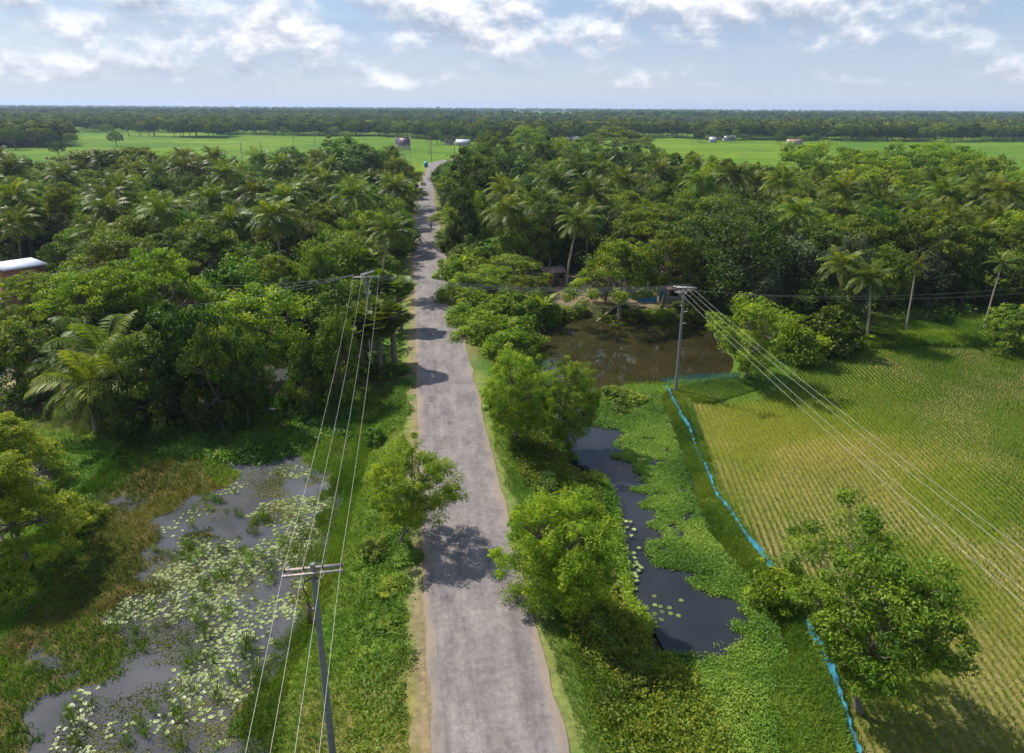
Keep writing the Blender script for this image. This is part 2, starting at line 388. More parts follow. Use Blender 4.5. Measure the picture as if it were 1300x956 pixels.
# ------------------------------------------------------------------ water
def watermat(name, col, rough=.03, bump=.05, bscale=6.0):
    m, nt, out = newmat(name); lk = nt.links.new
    tc = N(nt, 'ShaderNodeTexCoord'); no = N(nt, 'ShaderNodeTexNoise'); no.inputs['Scale'].default_value = .25; no.inputs['Detail'].default_value = 4
    lk(tc.outputs['Object'], no.inputs[0])
    c = ramp(nt, no.outputs[0], [(.3, tuple(x * .75 for x in col)), (.7, tuple(x * 1.3 for x in col))])
    b = N(nt, 'ShaderNodeBsdfPrincipled'); lk(c, b.inputs['Base Color']); b.inputs['Roughness'].default_value = rough
    b.inputs['IOR'].default_value = 1.33; b.inputs['Specular IOR Level'].default_value = .5
    nb = N(nt, 'ShaderNodeTexNoise'); nb.inputs['Scale'].default_value = bscale; nb.inputs['Detail'].default_value = 3; lk(tc.outputs['Object'], nb.inputs[0])
    bu = N(nt, 'ShaderNodeBump'); bu.inputs['Strength'].default_value = bump; bu.inputs['Distance'].default_value = .05; lk(nb.outputs[0], bu.inputs['Height']); lk(bu.outputs[0], b.inputs['Normal'])
    lk(b.outputs[0], out.inputs[0]); return m
W_DARK = watermat('canal_water_dark', (.020, .023, .026)); W_BROWN = watermat('pond_water_brown', (.028, .024, .009), bump=.012)
W_GREY = watermat('marsh_water_grey', (.070, .071, .073)); W_OLIVE = watermat('fishpond_water', (.22, .17, .05))
def offset_poly(P, d):
    c = P.mean(0); v = P - c; return c + v * (1 + d / (np.hypot(v[:, 0], v[:, 1])[:, None] + 1e-6))
def water(name, P, mat, z=WZ, d=1.5):
    Q = offset_poly(P, d); me = bpy.data.meshes.new(name)
    me.from_pydata([(a, b, z) for a, b in Q], [], [list(range(len(Q)))]); me.materials.append(mat)
    return tag(link(name, me), kind='structure')
def rect(P, d=2):
    lo = P.min(0) - d; hi = P.max(0) + d; return np.array([[lo[0], lo[1]], [hi[0], lo[1]], [hi[0], hi[1]], [lo[0], hi[1]]])
water('canal_water', canal_dig, W_DARK, WZ, .6)
water('pond_water', pond, W_BROWN, WZ + .004, 1.5)
water('marsh_water', marsh, W_GREY, WZ + .002, .8)
water('fishpond_water', fishpond, W_OLIVE, WZ, 2)
water('backpond_water', backpond, W_GREY, WZ, 1.5)
water('channel_water', leftwater, W_GREY, WZ + .006, 2)

# ------------------------------------------------------------------ road
def ribbon(C, half_w, z, crown=.05, jit=.22):
    T = unit(np.gradient(C, axis=0)); Nn = np.stack([T[:, 1], -T[:, 0]], 1)
    s = np.concatenate([[0], np.cumsum(np.hypot(*np.diff(C, axis=0).T))]); us = np.linspace(-1, 1, 9)
    V = []; UV = []
    for i in range(len(C)):
        jl = (fbm(s[i], 3.3, 2.5, 3) - .5) * 2 * jit; jr = (fbm(s[i], 77.3, 2.5, 3) - .5) * 2 * jit
        for u in us:
            o = u * half_w + (jl if u == -1 else jr if u == 1 else 0)
            V.append((*(C[i] + Nn[i] * o), z + crown * (1 - u * u))); UV.append((o, s[i]))
    k = len(us); a = (np.arange(len(C) - 1)[:, None] * k + np.arange(k - 1)).ravel()
    return np.array(V), np.stack([a, a + 1, a + k + 1, a + k], 1), np.array(UV)
seg = np.concatenate([[0], np.cumsum(np.hypot(*np.diff(road_c, axis=0).T))])
sd = np.concatenate([np.arange(0, 160, .4), np.arange(160, seg[-1], 3)])
rc = np.stack([np.interp(sd, seg, road_c[:, 0]), np.interp(sd, seg, road_c[:, 1])], 1)
V, Fr, UV = ribbon(rc, 2.78, .0)
rm = build('road', [(V, Fr, 0, .5)], [], smooth=True)
uvl = rm.uv_layers.new(name='UVMap'); vi = np.zeros(len(rm.loops), np.int32); rm.loops.foreach_get('vertex_index', vi)
uvl.data.foreach_set('uv', UV[vi].astype(np.float32).ravel())
m, nt, out = newmat('worn_asphalt'); lk = nt.links.new
tc = N(nt, 'ShaderNodeTexCoord')
def mapn(scale, nscale, detail=6, rough=.6):
    a = N(nt, 'ShaderNodeMapping'); a.inputs['Scale'].default_value = scale; lk(tc.outputs['UV'], a.inputs[0])
    b = N(nt, 'ShaderNodeTexNoise'); b.inputs['Scale'].default_value = nscale; b.inputs['Detail'].default_value = detail; b.inputs['Roughness'].default_value = rough
    lk(a.outputs[0], b.inputs[0]); return b.outputs[0]
big = mapn((1, .35, 1), .9, 7); streak = mapn((1, .05, 1), 1.5, 2); fine = mapn((1, 1, 1), 16, 6, .75); patch = mapn((1, .5, 1), .45, 3); cross = mapn((.3, 1, 1), 2.6, 7, .75)
base = ramp(nt, big, [(.3, (.140, .124, .115)), (.5, (.195, .173, .160)), (.72, (.255, .228, .208))])
def mul(a, b, f=1.0):
    x = N(nt, 'ShaderNodeMix', data_type='RGBA', blend_type='MULTIPLY'); x.inputs[0].default_value = f; lk(a, x.inputs[6]); lk(b, x.inputs[7]); return x.outputs[2]
c = mul(base, ramp(nt, streak, [(.35, (.90, .90, .91)), (.65, (1.07, 1.06, 1.05))]))
c = mul(c, ramp(nt, cross, [(.3, (.84, .84, .85)), (.6, (1.06, 1.06, 1.06))]))
c = mul(c, ramp(nt, fine, [(.3, (.66, .66, .66)), (.7, (1.3, 1.3, 1.3))]))
mid_n = mapn((1, .8, 1), 3.5, 8, .7); c = mul(c, ramp(nt, mid_n, [(.35, (.78, .78, .79)), (.65, (1.16, 1.15, 1.14))]))
c = mul(c, ramp(nt, patch, [(.33, (.72, .72, .77)), (.40, (1, 1, 1)), (.58, (1, 1, 1)), (.66, (.86, .82, .80))]))
# crack network
vo = N(nt, 'ShaderNodeTexVoronoi', feature='DISTANCE_TO_EDGE'); vo.inputs['Scale'].default_value = .9
dn = N(nt, 'ShaderNodeTexNoise'); dn.inputs['Scale'].default_value = 2.0; dn.inputs['Detail'].default_value = 6; lk(tc.outputs['UV'], dn.inputs[0])
dm = N(nt, 'ShaderNodeMix', data_type='RGBA', blend_type='LINEAR_LIGHT'); dm.inputs[0].default_value = .5; lk(tc.outputs['UV'], dm.inputs[6]); lk(dn.outputs['Color'], dm.inputs[7]); lk(dm.outputs[2], vo.inputs['Vector'])
c = mul(c, ramp(nt, vo.outputs['Distance'], [(.0, (.7, .69, .69)), (.03, (1, 1, 1))]), .3)
sx = N(nt, 'ShaderNodeSeparateXYZ'); lk(tc.outputs['UV'], sx.inputs[0])
ab = N(nt, 'ShaderNodeMath', operation='ABSOLUTE'); lk(sx.outputs[0], ab.inputs[0])
ad = N(nt, 'ShaderNodeMath', operation='MULTIPLY_ADD'); lk(big, ad.inputs[0]); ad.inputs[1].default_value = 1.6; lk(ab.outputs[0], ad.inputs[2])
edge = N(nt, 'ShaderNodeMapRange'); lk(ad.outputs[0], edge.inputs[0]); edge.inputs[1].default_value = 3.05; edge.inputs[2].default_value = 3.75
em = N(nt, 'ShaderNodeMix', data_type='RGBA'); lk(edge.outputs[0], em.inputs[0]); lk(c, em.inputs[6]); em.inputs[7].default_value = (.25, .19, .135, 1)
pb = N(nt, 'ShaderNodeBsdfPrincipled'); lk(em.outputs[2], pb.inputs['Base Color']); pb.inputs['Roughness'].default_value = .85; pb.inputs['Specular IOR Level'].default_value = .25
bu = N(nt, 'ShaderNodeBump'); bu.inputs['Strength'].default_value = .35; bu.inputs['Distance'].default_value = .03; lk(fine, bu.inputs['Height']); lk(bu.outputs[0], pb.inputs['Normal'])
lk(pb.outputs[0], out.inputs[0]); rm.materials.append(m)
tag(link('road', rm), kind='structure')

# ------------------------------------------------------------------ tree generator
def curve_pts(a, b, n=5, sag=.0, jit=.05, r=None):
    t = np.linspace(0, 1, n)[:, None]; P = a + (b - a) * t; L = np.linalg.norm(b - a)
    P[1:-1] += r.normal(size=(n - 2, 3)) * L * jit; P[:, 2] += (sag * L * 4 * t * (1 - t)).ravel(); return P
def tree_meshes(name, seed, H, R, shape='dome', trunk_h=.3, nclump=80, cl_r=.9, flat=.6, nleaf=110, leaf=(.34, .2), lmat='mid', bark=None,
                trunk_r=.2, lean=(0, 0), limbs=7, up=.5, gap=.25, lowest=.25, ts=0.0):
    r = np.random.default_rng(seed); bark = bark or BARK
    th = H * trunk_h; top = np.array([lean[0] * .5, lean[1] * .5, th])
    # crown centres
    C = []
    tries = 0
    lob = r.normal(size=(9, 3)); lob = unit(lob); la = np.concatenate([r.uniform(.1, gap + .1, 5), -r.uniform(.1, .45, 4)])
    while len(C) < nclump and tries < nclump * 60:
        tries += 1
        d = unit(r.normal(size=3)); rad = r.uniform(.35, 1) ** .45
        p = d * rad
        if shape == 'dome' and p[2] < -.35: continue
        if shape == 'umbrella':
            if p[2] < 0: continue
            ph = r.uniform(0, 2 * pi); q = r.uniform(0, 1) ** .5
            p = np.array([cos(ph) * q, sin(ph) * q, (1 - q ** 2.2) * .9 + r.uniform(-.22, .12)])
        # bumps in the outline
        s = 1
        for l_, a_ in zip(lob, la): s -= a_ * max(0, float(unit(p) @ l_)) ** 4
        s += .12 * sin(3.1 * math.atan2(p[1], p[0]) + seed)
        zc = H * (lowest + 1) / 2; zr = H * (1 - lowest) / 2
        if shape == 'umbrella': c = np.array([p[0] * R * s, p[1] * R * s, H * lowest + (H * (1 - lowest)) * p[2] * .95])
        else: c = np.array([p[0] * R * s, p[1] * R * s, zc + p[2] * zr * s])
        if shape == 'dome': c[2] = H * lowest + (c[2] - (zc - .35 * zr)) / (1.35 * zr) * H * (1 - lowest)
        c[:2] += np.array(lean) * (c[2] / H)
        c[2] -= cl_r * flat * .5
        if all(np.linalg.norm((c - q) / [1, 1, max(flat, .4)]) > cl_r * .72 for q in C): C.append(c)
    C = np.array(C)
    # limbs
    parts = []
    K = C[r.choice(len(C), min(limbs, len(C)), replace=False)]
    for _ in range(4):
        lab = np.argmin(((C[:, None] - K[None]) ** 2).sum(-1), 1)
        K = np.array([C[lab == i].mean(0) if (lab == i).any() else K[i] for i in range(len(K))])
    P = curve_pts(np.array([0, 0, -.4]), top, 6, 0, .03, r)
    parts += tubeparts(P, np.linspace(trunk_r * 1.35, trunk_r * .85, 6), 9, 0, .5)
    for i, k in enumerate(K):
        e_ = top + (k - top) * .72; e_[2] -= .05 * H
        Pl = curve_pts(top - [0, 0, trunk_r], e_, 6, .04, .05, r)
        parts += tubeparts(Pl, np.linspace(trunk_r * .6, trunk_r * .26, 6), 6, 0, .5)
        for c in C[lab == i]:
            j = r.integers(3, 6); Pt = curve_pts(Pl[j], c, 4, .03, .06, r)
            parts += tubeparts(Pt, np.linspace(trunk_r * .22, trunk_r * .06, 4), 4, 0, .5)
    tm = build(name + '_trunk', parts, [bark], smooth=True)
    # leaves
    n = len(C) * nleaf
    ci = np.repeat(np.arange(len(C)), nleaf)
    d = unit(r.normal(size=(n, 3))); rad = r.uniform(.15, 1, n) ** .5
    cr = cl_r * r.uniform(.5, 1.4, len(C))
    off = d * rad[:, None] * cr[ci][:, None] * [1, 1, flat]
    Pp = C[ci] + off
    Nn = unit(d * .55 + np.array([0, 0, up]) + r.normal(size=(n, 3)) * .55)
    sz = r.uniform(.65, 1.3, n)
    Vv, Ff = leaves(Pp, Nn, leaf[0] * sz, leaf[1] * sz, .08, r)
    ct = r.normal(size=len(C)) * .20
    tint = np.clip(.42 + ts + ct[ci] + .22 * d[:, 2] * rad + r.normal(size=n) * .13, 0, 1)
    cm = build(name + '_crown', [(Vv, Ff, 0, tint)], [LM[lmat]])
    return tm, cm

PROTO = {}
def proto(kind, objname, H, R, tm, cm, extra=None):
    PROTO.setdefault(kind, []).append(dict(name=objname, H=H, R=R, tm=tm, cm=cm, extra=extra))
def mk(kind, objname, n, H, R, **k):
    for i in range(n):
        tm, cm = tree_meshes(kind, 100 + 17 * i + sum(map(ord, kind)), H, R, **k); proto(kind, objname, H, R, tm, cm)
mk('broad', 'broadleaf_tree', 3, 10, 4.6, shape='round', nclump=95, cl_r=1.05, flat=.75, nleaf=120, leaf=(.36, .22), lmat='mid', lowest=.14, gap=.5)
mk('dark', 'mango_tree', 3, 10, 4.8, shape='dome', nclump=100, cl_r=1.1, flat=.7, nleaf=125, leaf=(.38, .2), lmat='dark', lowest=.1, gap=.5)
mk('rain', 'rain_tree', 3, 11, 7.2, shape='umbrella', nclump=105, cl_r=1.25, flat=.42, nleaf=120, leaf=(.34, .2), lmat='rain', lowest=.45, trunk_h=.4, limbs=8, trunk_r=.3, gap=.5)
mk('limerain', 'spreading_tree', 2, 11, 7.2, shape='umbrella', nclump=115, cl_r=1.15, flat=.40, nleaf=130, leaf=(.32, .18), lmat='lime', lowest=.45, trunk_h=.4, limbs=8, trunk_r=.3, gap=.5)
mk('tall', 'tall_shade_tree', 2, 15, 5.5, shape='round', nclump=105, cl_r=1.3, flat=.6, nleaf=125, leaf=(.42, .25), lmat='mid', lowest=.38, trunk_h=.5, bark=BARKP, trunk_r=.24, gap=.6)
mk('giant', 'giant_rain_tree', 1, 13, 9.5, shape='dome', nclump=210, cl_r=1.5, flat=.6, nleaf=150, leaf=(.36, .2), lmat='dark', lowest=.14, trunk_r=.5, limbs=12, gap=.4)
mk('grey', 'dusty_leaved_tree', 2, 9, 5, shape='dome', nclump=95, cl_r=1.1, flat=.75, nleaf=125, leaf=(.34, .18), lmat='grey', lowest=.1, gap=.5)
mk('lime', 'light_green_tree', 3, 11, 5, shape='round', nclump=90, cl_r=1.1, flat=.7, nleaf=120, leaf=(.34, .2), lmat='lime', lowest=.2, gap=.5)
mk('bush', 'roadside_bush', 3, 3.2, 1.9, shape='dome', nclump=48, cl_r=.6, flat=.75, nleaf=110, leaf=(.22, .13), lmat='lime', lowest=.02, trunk_h=.2, trunk_r=.06, gap=.6)
mk('dbush', 'dark_bush', 2, 3.0, 2.0, shape='dome', nclump=48, cl_r=.6, flat=.75, nleaf=110, leaf=(.24, .14), lmat='mid', lowest=.02, trunk_h=.2, trunk_r=.06, gap=.6)

def frond(r, base, az, el, L, droop, ns=10, nl=22, lw=.075, ll=.75, m=0):
    d = np.array([cos(az) * cos(el), sin(az) * cos(el), sin(el)]); P = [np.array(base, float)]; st = L / ns
    for i in range(ns):
        P.append(P[-1] + d * st); d = unit(d + np.array([0, 0, -droop * (i + 1) / ns]))
    P = np.array(P); T = unit(np.gradient(P, axis=0)); side = unit(np.cross(T, [0, 0, 1.]))
    u = np.linspace(.14, 1, nl); idx = u * ns; i0 = np.clip(idx.astype(int), 0, ns - 1); fr = (idx - i0)[:, None]
    B = P[i0] * (1 - fr) + P[i0 + 1] * fr; Tt = T[i0]; Sd = side[i0]
    prof = (np.sin(np.clip(u * 1.1, 0, 1) * pi) ** .5 * .8 + .2) * ll
    Vs = []; Ts = []
    for sg in (-1, 1):
        A = unit(Sd * sg * .9 + Tt * .55 + np.array([0, 0, -.35]) + r.normal(size=(nl, 3)) * .09)
        En = B + A * prof[:, None] + np.array([0, 0, -.12]) * prof[:, None]
        Wd = Tt * lw * .5
        mid_ = (B + En) / 2 + np.array([0, 0, .04])
        Vs.append(np.stack([B, mid_ + Wd, En, mid_ - Wd], 1).reshape(-1, 3))
    Vl = np.concatenate(Vs); Fl = np.arange(len(Vl)).reshape(-1, 4)
    return P, Vl, Fl
def coconut(seed, H, nf=30, L=4.3, lw=.13, lean=.8, ns=10, nl=30, split=False, trunk_r=.15):
    r = np.random.default_rng(seed); a = r.uniform(0, 2 * pi); top = np.array([cos(a) * lean, sin(a) * lean, H - L * .28])
    t = np.linspace(0, 1, 9)[:, None]; P = np.hstack([top[:2] * t ** 1.8, -.3 + (top[2] + .3) * t])
    R = np.linspace(trunk_r * 1.3, trunk_r * .75, 9); R[0] *= 1.4
    tm = build('coconut_trunk', tubeparts(P, R, 8, 0, .5), [BARKP], smooth=True)
    parts = []; fr = []
    for i in range(nf):
        q = i / (nf - 1); el = 1.25 - q * 1.75 + r.normal() * .08; az = i * 2.4 + r.normal() * .2
        PP, Vl, Fl = frond(r, top, az, el, L * r.uniform(.85, 1.05) * (.8 + .2 * sin(pi * q)), .20 + .14 * r.random() + .1 * q, ns, nl, lw, ll=L * .25)
        tint = np.clip(.62 - .35 * q + r.normal() * .13, 0, 1)
        if i >= nf - 1: tint = .95
        pp = [(Vl, Fl, 0, np.clip(tint + r.normal(size=len(Fl)) * .07, 0, 1))] + tubeparts(PP, np.linspace(.045, .012, len(PP)), 4, 0, .75)
        parts += pp
    for i in range(7):
        b = top + [cos(i * .9) * .22, sin(i * .9) * .22, -.25 - .08 * (i % 3)]
        parts += tubeparts([b + [0, 0, -.14], b + [0, 0, -.06], b + [0, 0, .06], b + [0, 0, .13]], [.03, .12, .12, .03], 6, 0, .8)
    return tm, build('coconut_crown', parts, [LM['palm']])
for i in range(4):
    tm, cm = coconut(40 + i, 11, lean=.5 + .5 * i); proto('coco', 'coconut_palm', 11, 3.3, tm, cm)
for i in range(2):
    tm, cm = coconut(60 + i, 4.6, nf=22, L=4.6, lw=.085, lean=.3, nl=44, ns=12); proto('youngcoco', 'young_coconut_palm', 4.6, 3.6, tm, cm)
for i in range(2):
    tm, cm = coconut(80 + i, 7.5, nf=11, L=1.9, lw=.10, lean=.25, nl=18, ns=8, trunk_r=.075); proto('betel', 'betel_palm', 7.5, 1.8, tm, cm)
def fanpalm(seed, H, nl=38, pr=1.0, fr_=.85):
    r = np.random.default_rng(seed); top = np.array([0, 0, H - 1.5]); P = np.array([[0, 0, -.3], [.03, 0, H * .3], [0, .04, H * .6], top])
    tm = build('fan_trunk', tubeparts(P, [.3, .24, .22, .26], 9), [BARK], smooth=True); parts = []
    for i in range(nl):
        q = i / (nl - 1); el = 1.35 - q * 2.1; az = i * 2.4 + r.normal() * .15
        d = np.array([cos(az) * cos(el), sin(az) * cos(el), sin(el)]); c = top + d * pr * r.uniform(.8, 1.15)
        parts += tubeparts([top, (top + c) / 2 + [0, 0, .05], c], [.03, .02, .015], 4, 0, .8)
        sd_ = unit(np.cross(d, [0, 0, 1.])); up_ = np.cross(sd_, d); nrm = unit(up_ + r.normal(size=3) * .25); sd_ = unit(np.cross(d, nrm))
        ang = np.linspace(-2.0, 2.0, 17); Lr = fr_ * (1 - .12 * np.abs(ang)) * r.uniform(.9, 1.1)
        dirs = np.cos(ang)[:, None] * d + np.sin(ang)[:, None] * sd_ + nrm * .12 * (np.abs(ang)[:, None])
        tip = c + dirs * Lr[:, None] + np.array([0, 0, -.10]); mid_ = c + dirs * Lr[:, None] * .6
        w = np.cross(dirs, nrm) * .075
        Vl = np.stack([np.repeat(c[None], len(ang), 0), mid_ + w, tip, mid_ - w], 1).reshape(-1, 3)
        parts.append((Vl, np.arange(len(Vl)).reshape(-1, 4), 0, np.clip(.6 - .4 * q + r.normal() * .1, 0, 1)))
    return tm, build('fan_crown', parts, [LM['palm']])
for i in range(2):
    tm, cm = fanpalm(7 + i, 8); proto('fan', 'fan_palm', 8, 1.9, tm, cm)
def banana(seed):
    r = np.random.default_rng(seed); parts = []; top = np.array([0, 0, 2.0])
    for i in range(9):
        az = i * 2.4; el = 1.3 - i * .09; d = np.array([cos(az) * cos(el), sin(az) * cos(el), sin(el)]); P = [top]
        for k in range(7): P.append(P[-1] + d * .33); d = unit(d + [0, 0, -.17])
        P = np.array(P); T = unit(np.gradient(P, axis=0)); S = unit(np.cross(T, [0, 0, 1.])); w = np.array([.03, .18, .3, .34, .33, .28, .18, .02])[:, None]
        Vb = np.concatenate([P - S * w + [0, 0, -.05], P, P + S * w + [0, 0, -.05]]); n = len(P); a = np.arange(n - 1)
        Fb = np.concatenate([np.stack([a, a + 1, a + n + 1, a + n], 1), np.stack([a + n, a + n + 1, a + 2*n + 1, a + 2*n], 1)])
        parts.append((Vb, Fb, 0, .6 + .3 * r.random()))
    tm = build('banana_trunk', tubeparts([[0, 0, -.2], [0, 0, 1], top], [.16, .13, .09], 8, 0, .5), [LM['lime']], smooth=True)
    return tm, build('banana_leaves', parts, [LM['lime']])
tm, cm = banana(3); proto('banana', 'banana_plant', 3.6, 1.8, tm, cm)

COUNT = {}
PLACED = []
def place(kind, x, y, h, w=None, label=None, cat='tree', group=None, v=None, rz=None, name=None):
    P = PROTO[kind]; i = (COUNT.get(kind, 0) if v is None else v) % len(P); COUNT[kind] = COUNT.get(kind, 0) + 1; p = P[i]
    z = float(hz(np.array([x]), np.array([y]))[0])
    root = empty(name or p['name'], (x, y, z), rng.uniform(0, 2 * pi) if rz is None else rz)
    sz = (h - z) / p['H']; sx = sz if w is None else w / 2 / p['R']
    root.scale = (sx, sx, sz)
    link('trunk', p['tm'], root); link('crown', p['cm'], root)
    tag(root, label, cat, group); PLACED.append((x, y, (w / 2 if w else .6)))
    return root
def T(kind, px, py, h, wpx, label, cat='tree', group=None, **k):
    """a tree whose top is seen at photo position px, py, h metres above the road, wpx photo pixels wide"""
    x, y = G(px, py, h - .3); zc = y * cos(PITCH) + (CAMH - h * .6) * sin(PITCH); w = wpx * zc / F if wpx else None
    return place(kind, x, y, h, w, label, cat, group, **k)

exec_labels = []
# ---- named trees, left of the road
T('dark',365,176,14,54,'lone dark domed tree standing against the green field at the left grove far edge')
T('limerain',28,349,7.6,120,'flat yellow green crown spreading right below the white house roof')
T('rain',118,188,13,130,'broad dark umbrella tree at the far left of the left grove rim')
T('rain',168,184,14,110,'widest flat dark crown on the skyline of the left grove')
T('lime',228,183,13,52,'rounded olive tree on the left grove rim next to the wide umbrella tree')
T('rain',255,196,12,70,'low dark umbrella tree at the rim right of the rounded olive tree')
T('tall',440,175,16,62,'tall light topped tree on the skyline left of the billboard')
T('dark',480,183,15,75,'large dark rounded tree in front of the billboard')
T('rain',500,200,13,60,'spreading tree beside the road bend below the billboard')
T('limerain',190,240,11,62,'small bright yellow green umbrella tree in the middle of the left grove')
T('rain',72,236,12,60,'flat medium green crown high above the white roofed house')
T('broad',110,252,10,55,'round green tree between the two flat crowns left of the grove middle')
T('limerain',100,345,9.0,120,'bright flat crowned tree in front of the white roofed house')
T('limerain',190,312,11.5,150,'large yellow green spreading tree in the left grove foreground')
T('limerain',130,345,9,120,'lower layered umbrella tree below the large yellow green spreading tree')
T('dark',215,372,10,120,'dark dense tree hanging over the shade left of the light green tree')
T('lime',320,357,9.6,125,'light green round tree beside the back pond', v=0)
T('broad',402,300,11,60,'upright dark green tree behind the middle power pole')
T('broad',350,322,9,60,'bushy tree left of the upright dark green tree')
T('broad',420,395,8,60,'leafy small tree over the path beside the light green tree')
T('dark',385,405,7.6,55,'dark small tree over the back pond bank')
T('broad',300,420,7.5,60,'low tree at the left end of the back pond')
T('dark',262,408,8.5,70,'dark tree at the head of the shaded path')
T('dark',180,410,8.5,90,'dark tree behind the big drooping coconut fronds')
T('dark',80,378,8,90,'dark tree over the olive fish pond')
T('broad',5,405,7,90,'bushy tree at the left border above the fish pond')
cocoL = [(365,243,12,'coconut palm with pale drooping fronds in the middle of the left grove'),(447,240,12,'large coconut palm left of the road bend'),
 (27,240,12,'coconut palm rising above the white roofed house'),(12,275,10,'coconut palm beside the white roof at the left border'),(270,246,11,'coconut palm behind the large yellow green spreading tree'),
 (296,272,10,'coconut palm left of the drooping frond palm'),(233,206,12,'coconut palm poking out near the rim of the left grove'),(140,232,12,'coconut palm between the dark umbrella trees'),
 (330,238,12,'coconut palm behind the left grove centre'),(285,215,12,'small coconut palm near the far rim of the left grove'),(205,262,11,'coconut palm under the small bright umbrella tree')]
for a,b,h,l in cocoL: T('coco',a,b,h,None,l,'palm','coconut palms in the left grove')
fanL = [(455,396,6.2,'fan palm in front of the middle power pole foot'),(480,402,6.0,'fan palm between the pole and the biggest fan palm'),(438,418,5.2,'low fan palm left of the middle power pole'),(497,388,6.8,'big fan palm leaning over the road edge, nearest of its row'),(468,382,6.6,'fan palm on the path right of the light green tree'),(445,400,6.0,'lowest fan palm beside the wires'),
 (458,318,8,'pale fan palm just behind the middle power pole'),(480,345,7,'fan palm under the crossing wires'),(505,355,6.2,'fan palm beside the road behind the biggest one')]
for a,b,h,l in fanL: T('fan',a,b,h,54,l,'palm','fan palms along the left road edge')
T('youngcoco',122,428,5.6,150,'young coconut palm with long arching fronds beside the marsh','palm')
T('youngcoco',105,470,4.8,140,'young coconut palm with yellowing fronds nearest the marsh','palm')
T('youngcoco',150,462,4.6,120,'young coconut palm right of the two longest fronded ones','palm')
T('youngcoco',82,462,3.4,None,'young coconut palm between the fish pond and the yellow green tree','palm')
T('betel',30,443,3.6,None,'tiny slender palm standing by the olive fish pond','palm')
T('betel',468,545,.6,None,'') if False else None

# ---- named trees, right of the road
T('tall',597,193,17,84,'tallest roadside tree with pale trunk right of the road bend', v=0)
T('tall',628,166,18,46,'dark tree towering behind the pale trunked roadside tree', v=1)
T('lime',672,158,18,62,'tall light green tree on the skyline right of the road', v=1)
T('lime',712,180,15,60,'pale feathery tree between the skyline trees right of the road', v=2)
T('rain',780,160,16,105,'flat topped acacia like tree standing against the far field')
T('broad',735,200,14,60,'round olive brown tree left of the flat topped tree')
T('broad',830,190,13,50,'round tree right under the flat topped tree')
T('giant',922,256,13.5,185,'huge dark spreading rain tree behind the pond')
T('rain',792,300,10,115,'layered spreading tree leaning over the yard by the pond', v=1)
T('rain',850,290,10.5,90,'spreading tree between the two biggest pond side crowns')
T('lime',1035,176,17,88,'bright green tall tree left of the yellow umbrella tree')
T('limerain',1128,196,15.5,130,'yellow green umbrella tree on the right grove rim')
T('lime',1180,176,16.5,110,'light green tree behind the yellow umbrella tree', v=1)
T('lime',1245,190,15.5,90,'light green tree at the right end of the rim', v=0)
T('lime',1290,215,14,70,'light green tree at the right border of the picture')
T('broad',1160,232,12,80,'round dark green tree under the yellow umbrella tree')
T('grey',1012,292,10.5,110,'dusty grey green tree right of the huge rain tree')
T('grey',1080,300,10,80,'dusty grey green tree behind the lone drooping palms')
T('tall',760,226,12,80,'slender tree with two bare pale stems above the yard', v=1)
T('broad',790,255,10,50,'small bright crowned tree right of the two bare stems')
T('lime',960,388,6.8,95,'feathery light green bush tree on the pond corner', v=2)
T('bush',1005,395,4.5,80,'pale bush in front of the pond corner tree','bush')
T('dbush',1065,385,4.5,70,'dark leafy bush at the head of the paddy field','bush')
T('broad',1292,312,8,90,'bright tree at the right border beside the slender palm')
T('broad',1300,385,4.5,80,'bushy tree at the right border beside the grass plot')
cocoR = [(978,222,13,'coconut palm nearest the yellow umbrella tree on its left'),(935,215,13,'coconut palm left of the tall bright green tree'),(1066,232,12.5,'coconut palm in front of the tall bright green tree'),
 (1128,250,11.5,'coconut palm under the yellow umbrella tree'),(1222,238,12.5,'large coconut palm with heavy hanging fronds at right'),(1283,238,12.5,'coconut palm at the right border'),
 (700,222,13,'grey green coconut palm behind the tallest roadside tree'),(722,275,10,'coconut palm with bright arching fronds left of the yard'),(655,258,11,'coconut palm beside the pale trunk roadside tree'),
 (690,250,11.5,'coconut palm in the dark hollow left of the two bare stems'),(765,210,13,'coconut palm under the flat topped tree'),(650,235,12,'coconut palm behind the tallest roadside tree crown'),
 (735,235,12,'coconut palm between the skyline trees and the two bare stems'),(1012,262,11,'coconut palm between the huge rain tree and the dusty tree'),(890,222,12.5,'coconut palm above the huge rain tree'),
 (1180,262,11,'dark coconut palm left of the heavy fronded one'),(800,222,12,'coconut palm right of the slender two stemmed tree')]
for a,b,h,l in cocoR: T('coco',a,b,h,None,l,'palm','coconut palms in the right grove')
T('coco',1075,330,8.2,None,'short coconut palm with brown skirt above the paddy head','palm')
T('coco',1115,348,7.4,None,'short coconut palm with bent trunk above the paddy head','palm')
T('betel',1167,333,8,None,'slender palm with pale straight trunk behind the grass plot','palm')
T('betel',1270,330,8,None,'slender leaning palm at the right end of the grass plot','palm')
for (a,b,h) in [(838,203,11.5),(858,196,12),(880,194,12),(905,200,11.5),(925,203,11),(850,215,11),(875,212,11.5),(900,215,11),(915,212,11),(865,228,10.5),(885,232,10.5)]:
    T('fan',a,b,h,None,'dark fan palm in the cluster on the right grove rim before the far field','palm','fan palm cluster on the right grove rim')
T('banana',598,318,3.6,None,'banana plant with upright grey green leaves beside the road','plant')
T('banana',588,328,3.2,None,'smaller banana plant just in front of the grey green one','plant')
T('banana',688,375,2.8,None,'banana plant on the pond bank near the yard','plant')

T('dark',503,186,14,46,'dark tree half hiding the billboard')
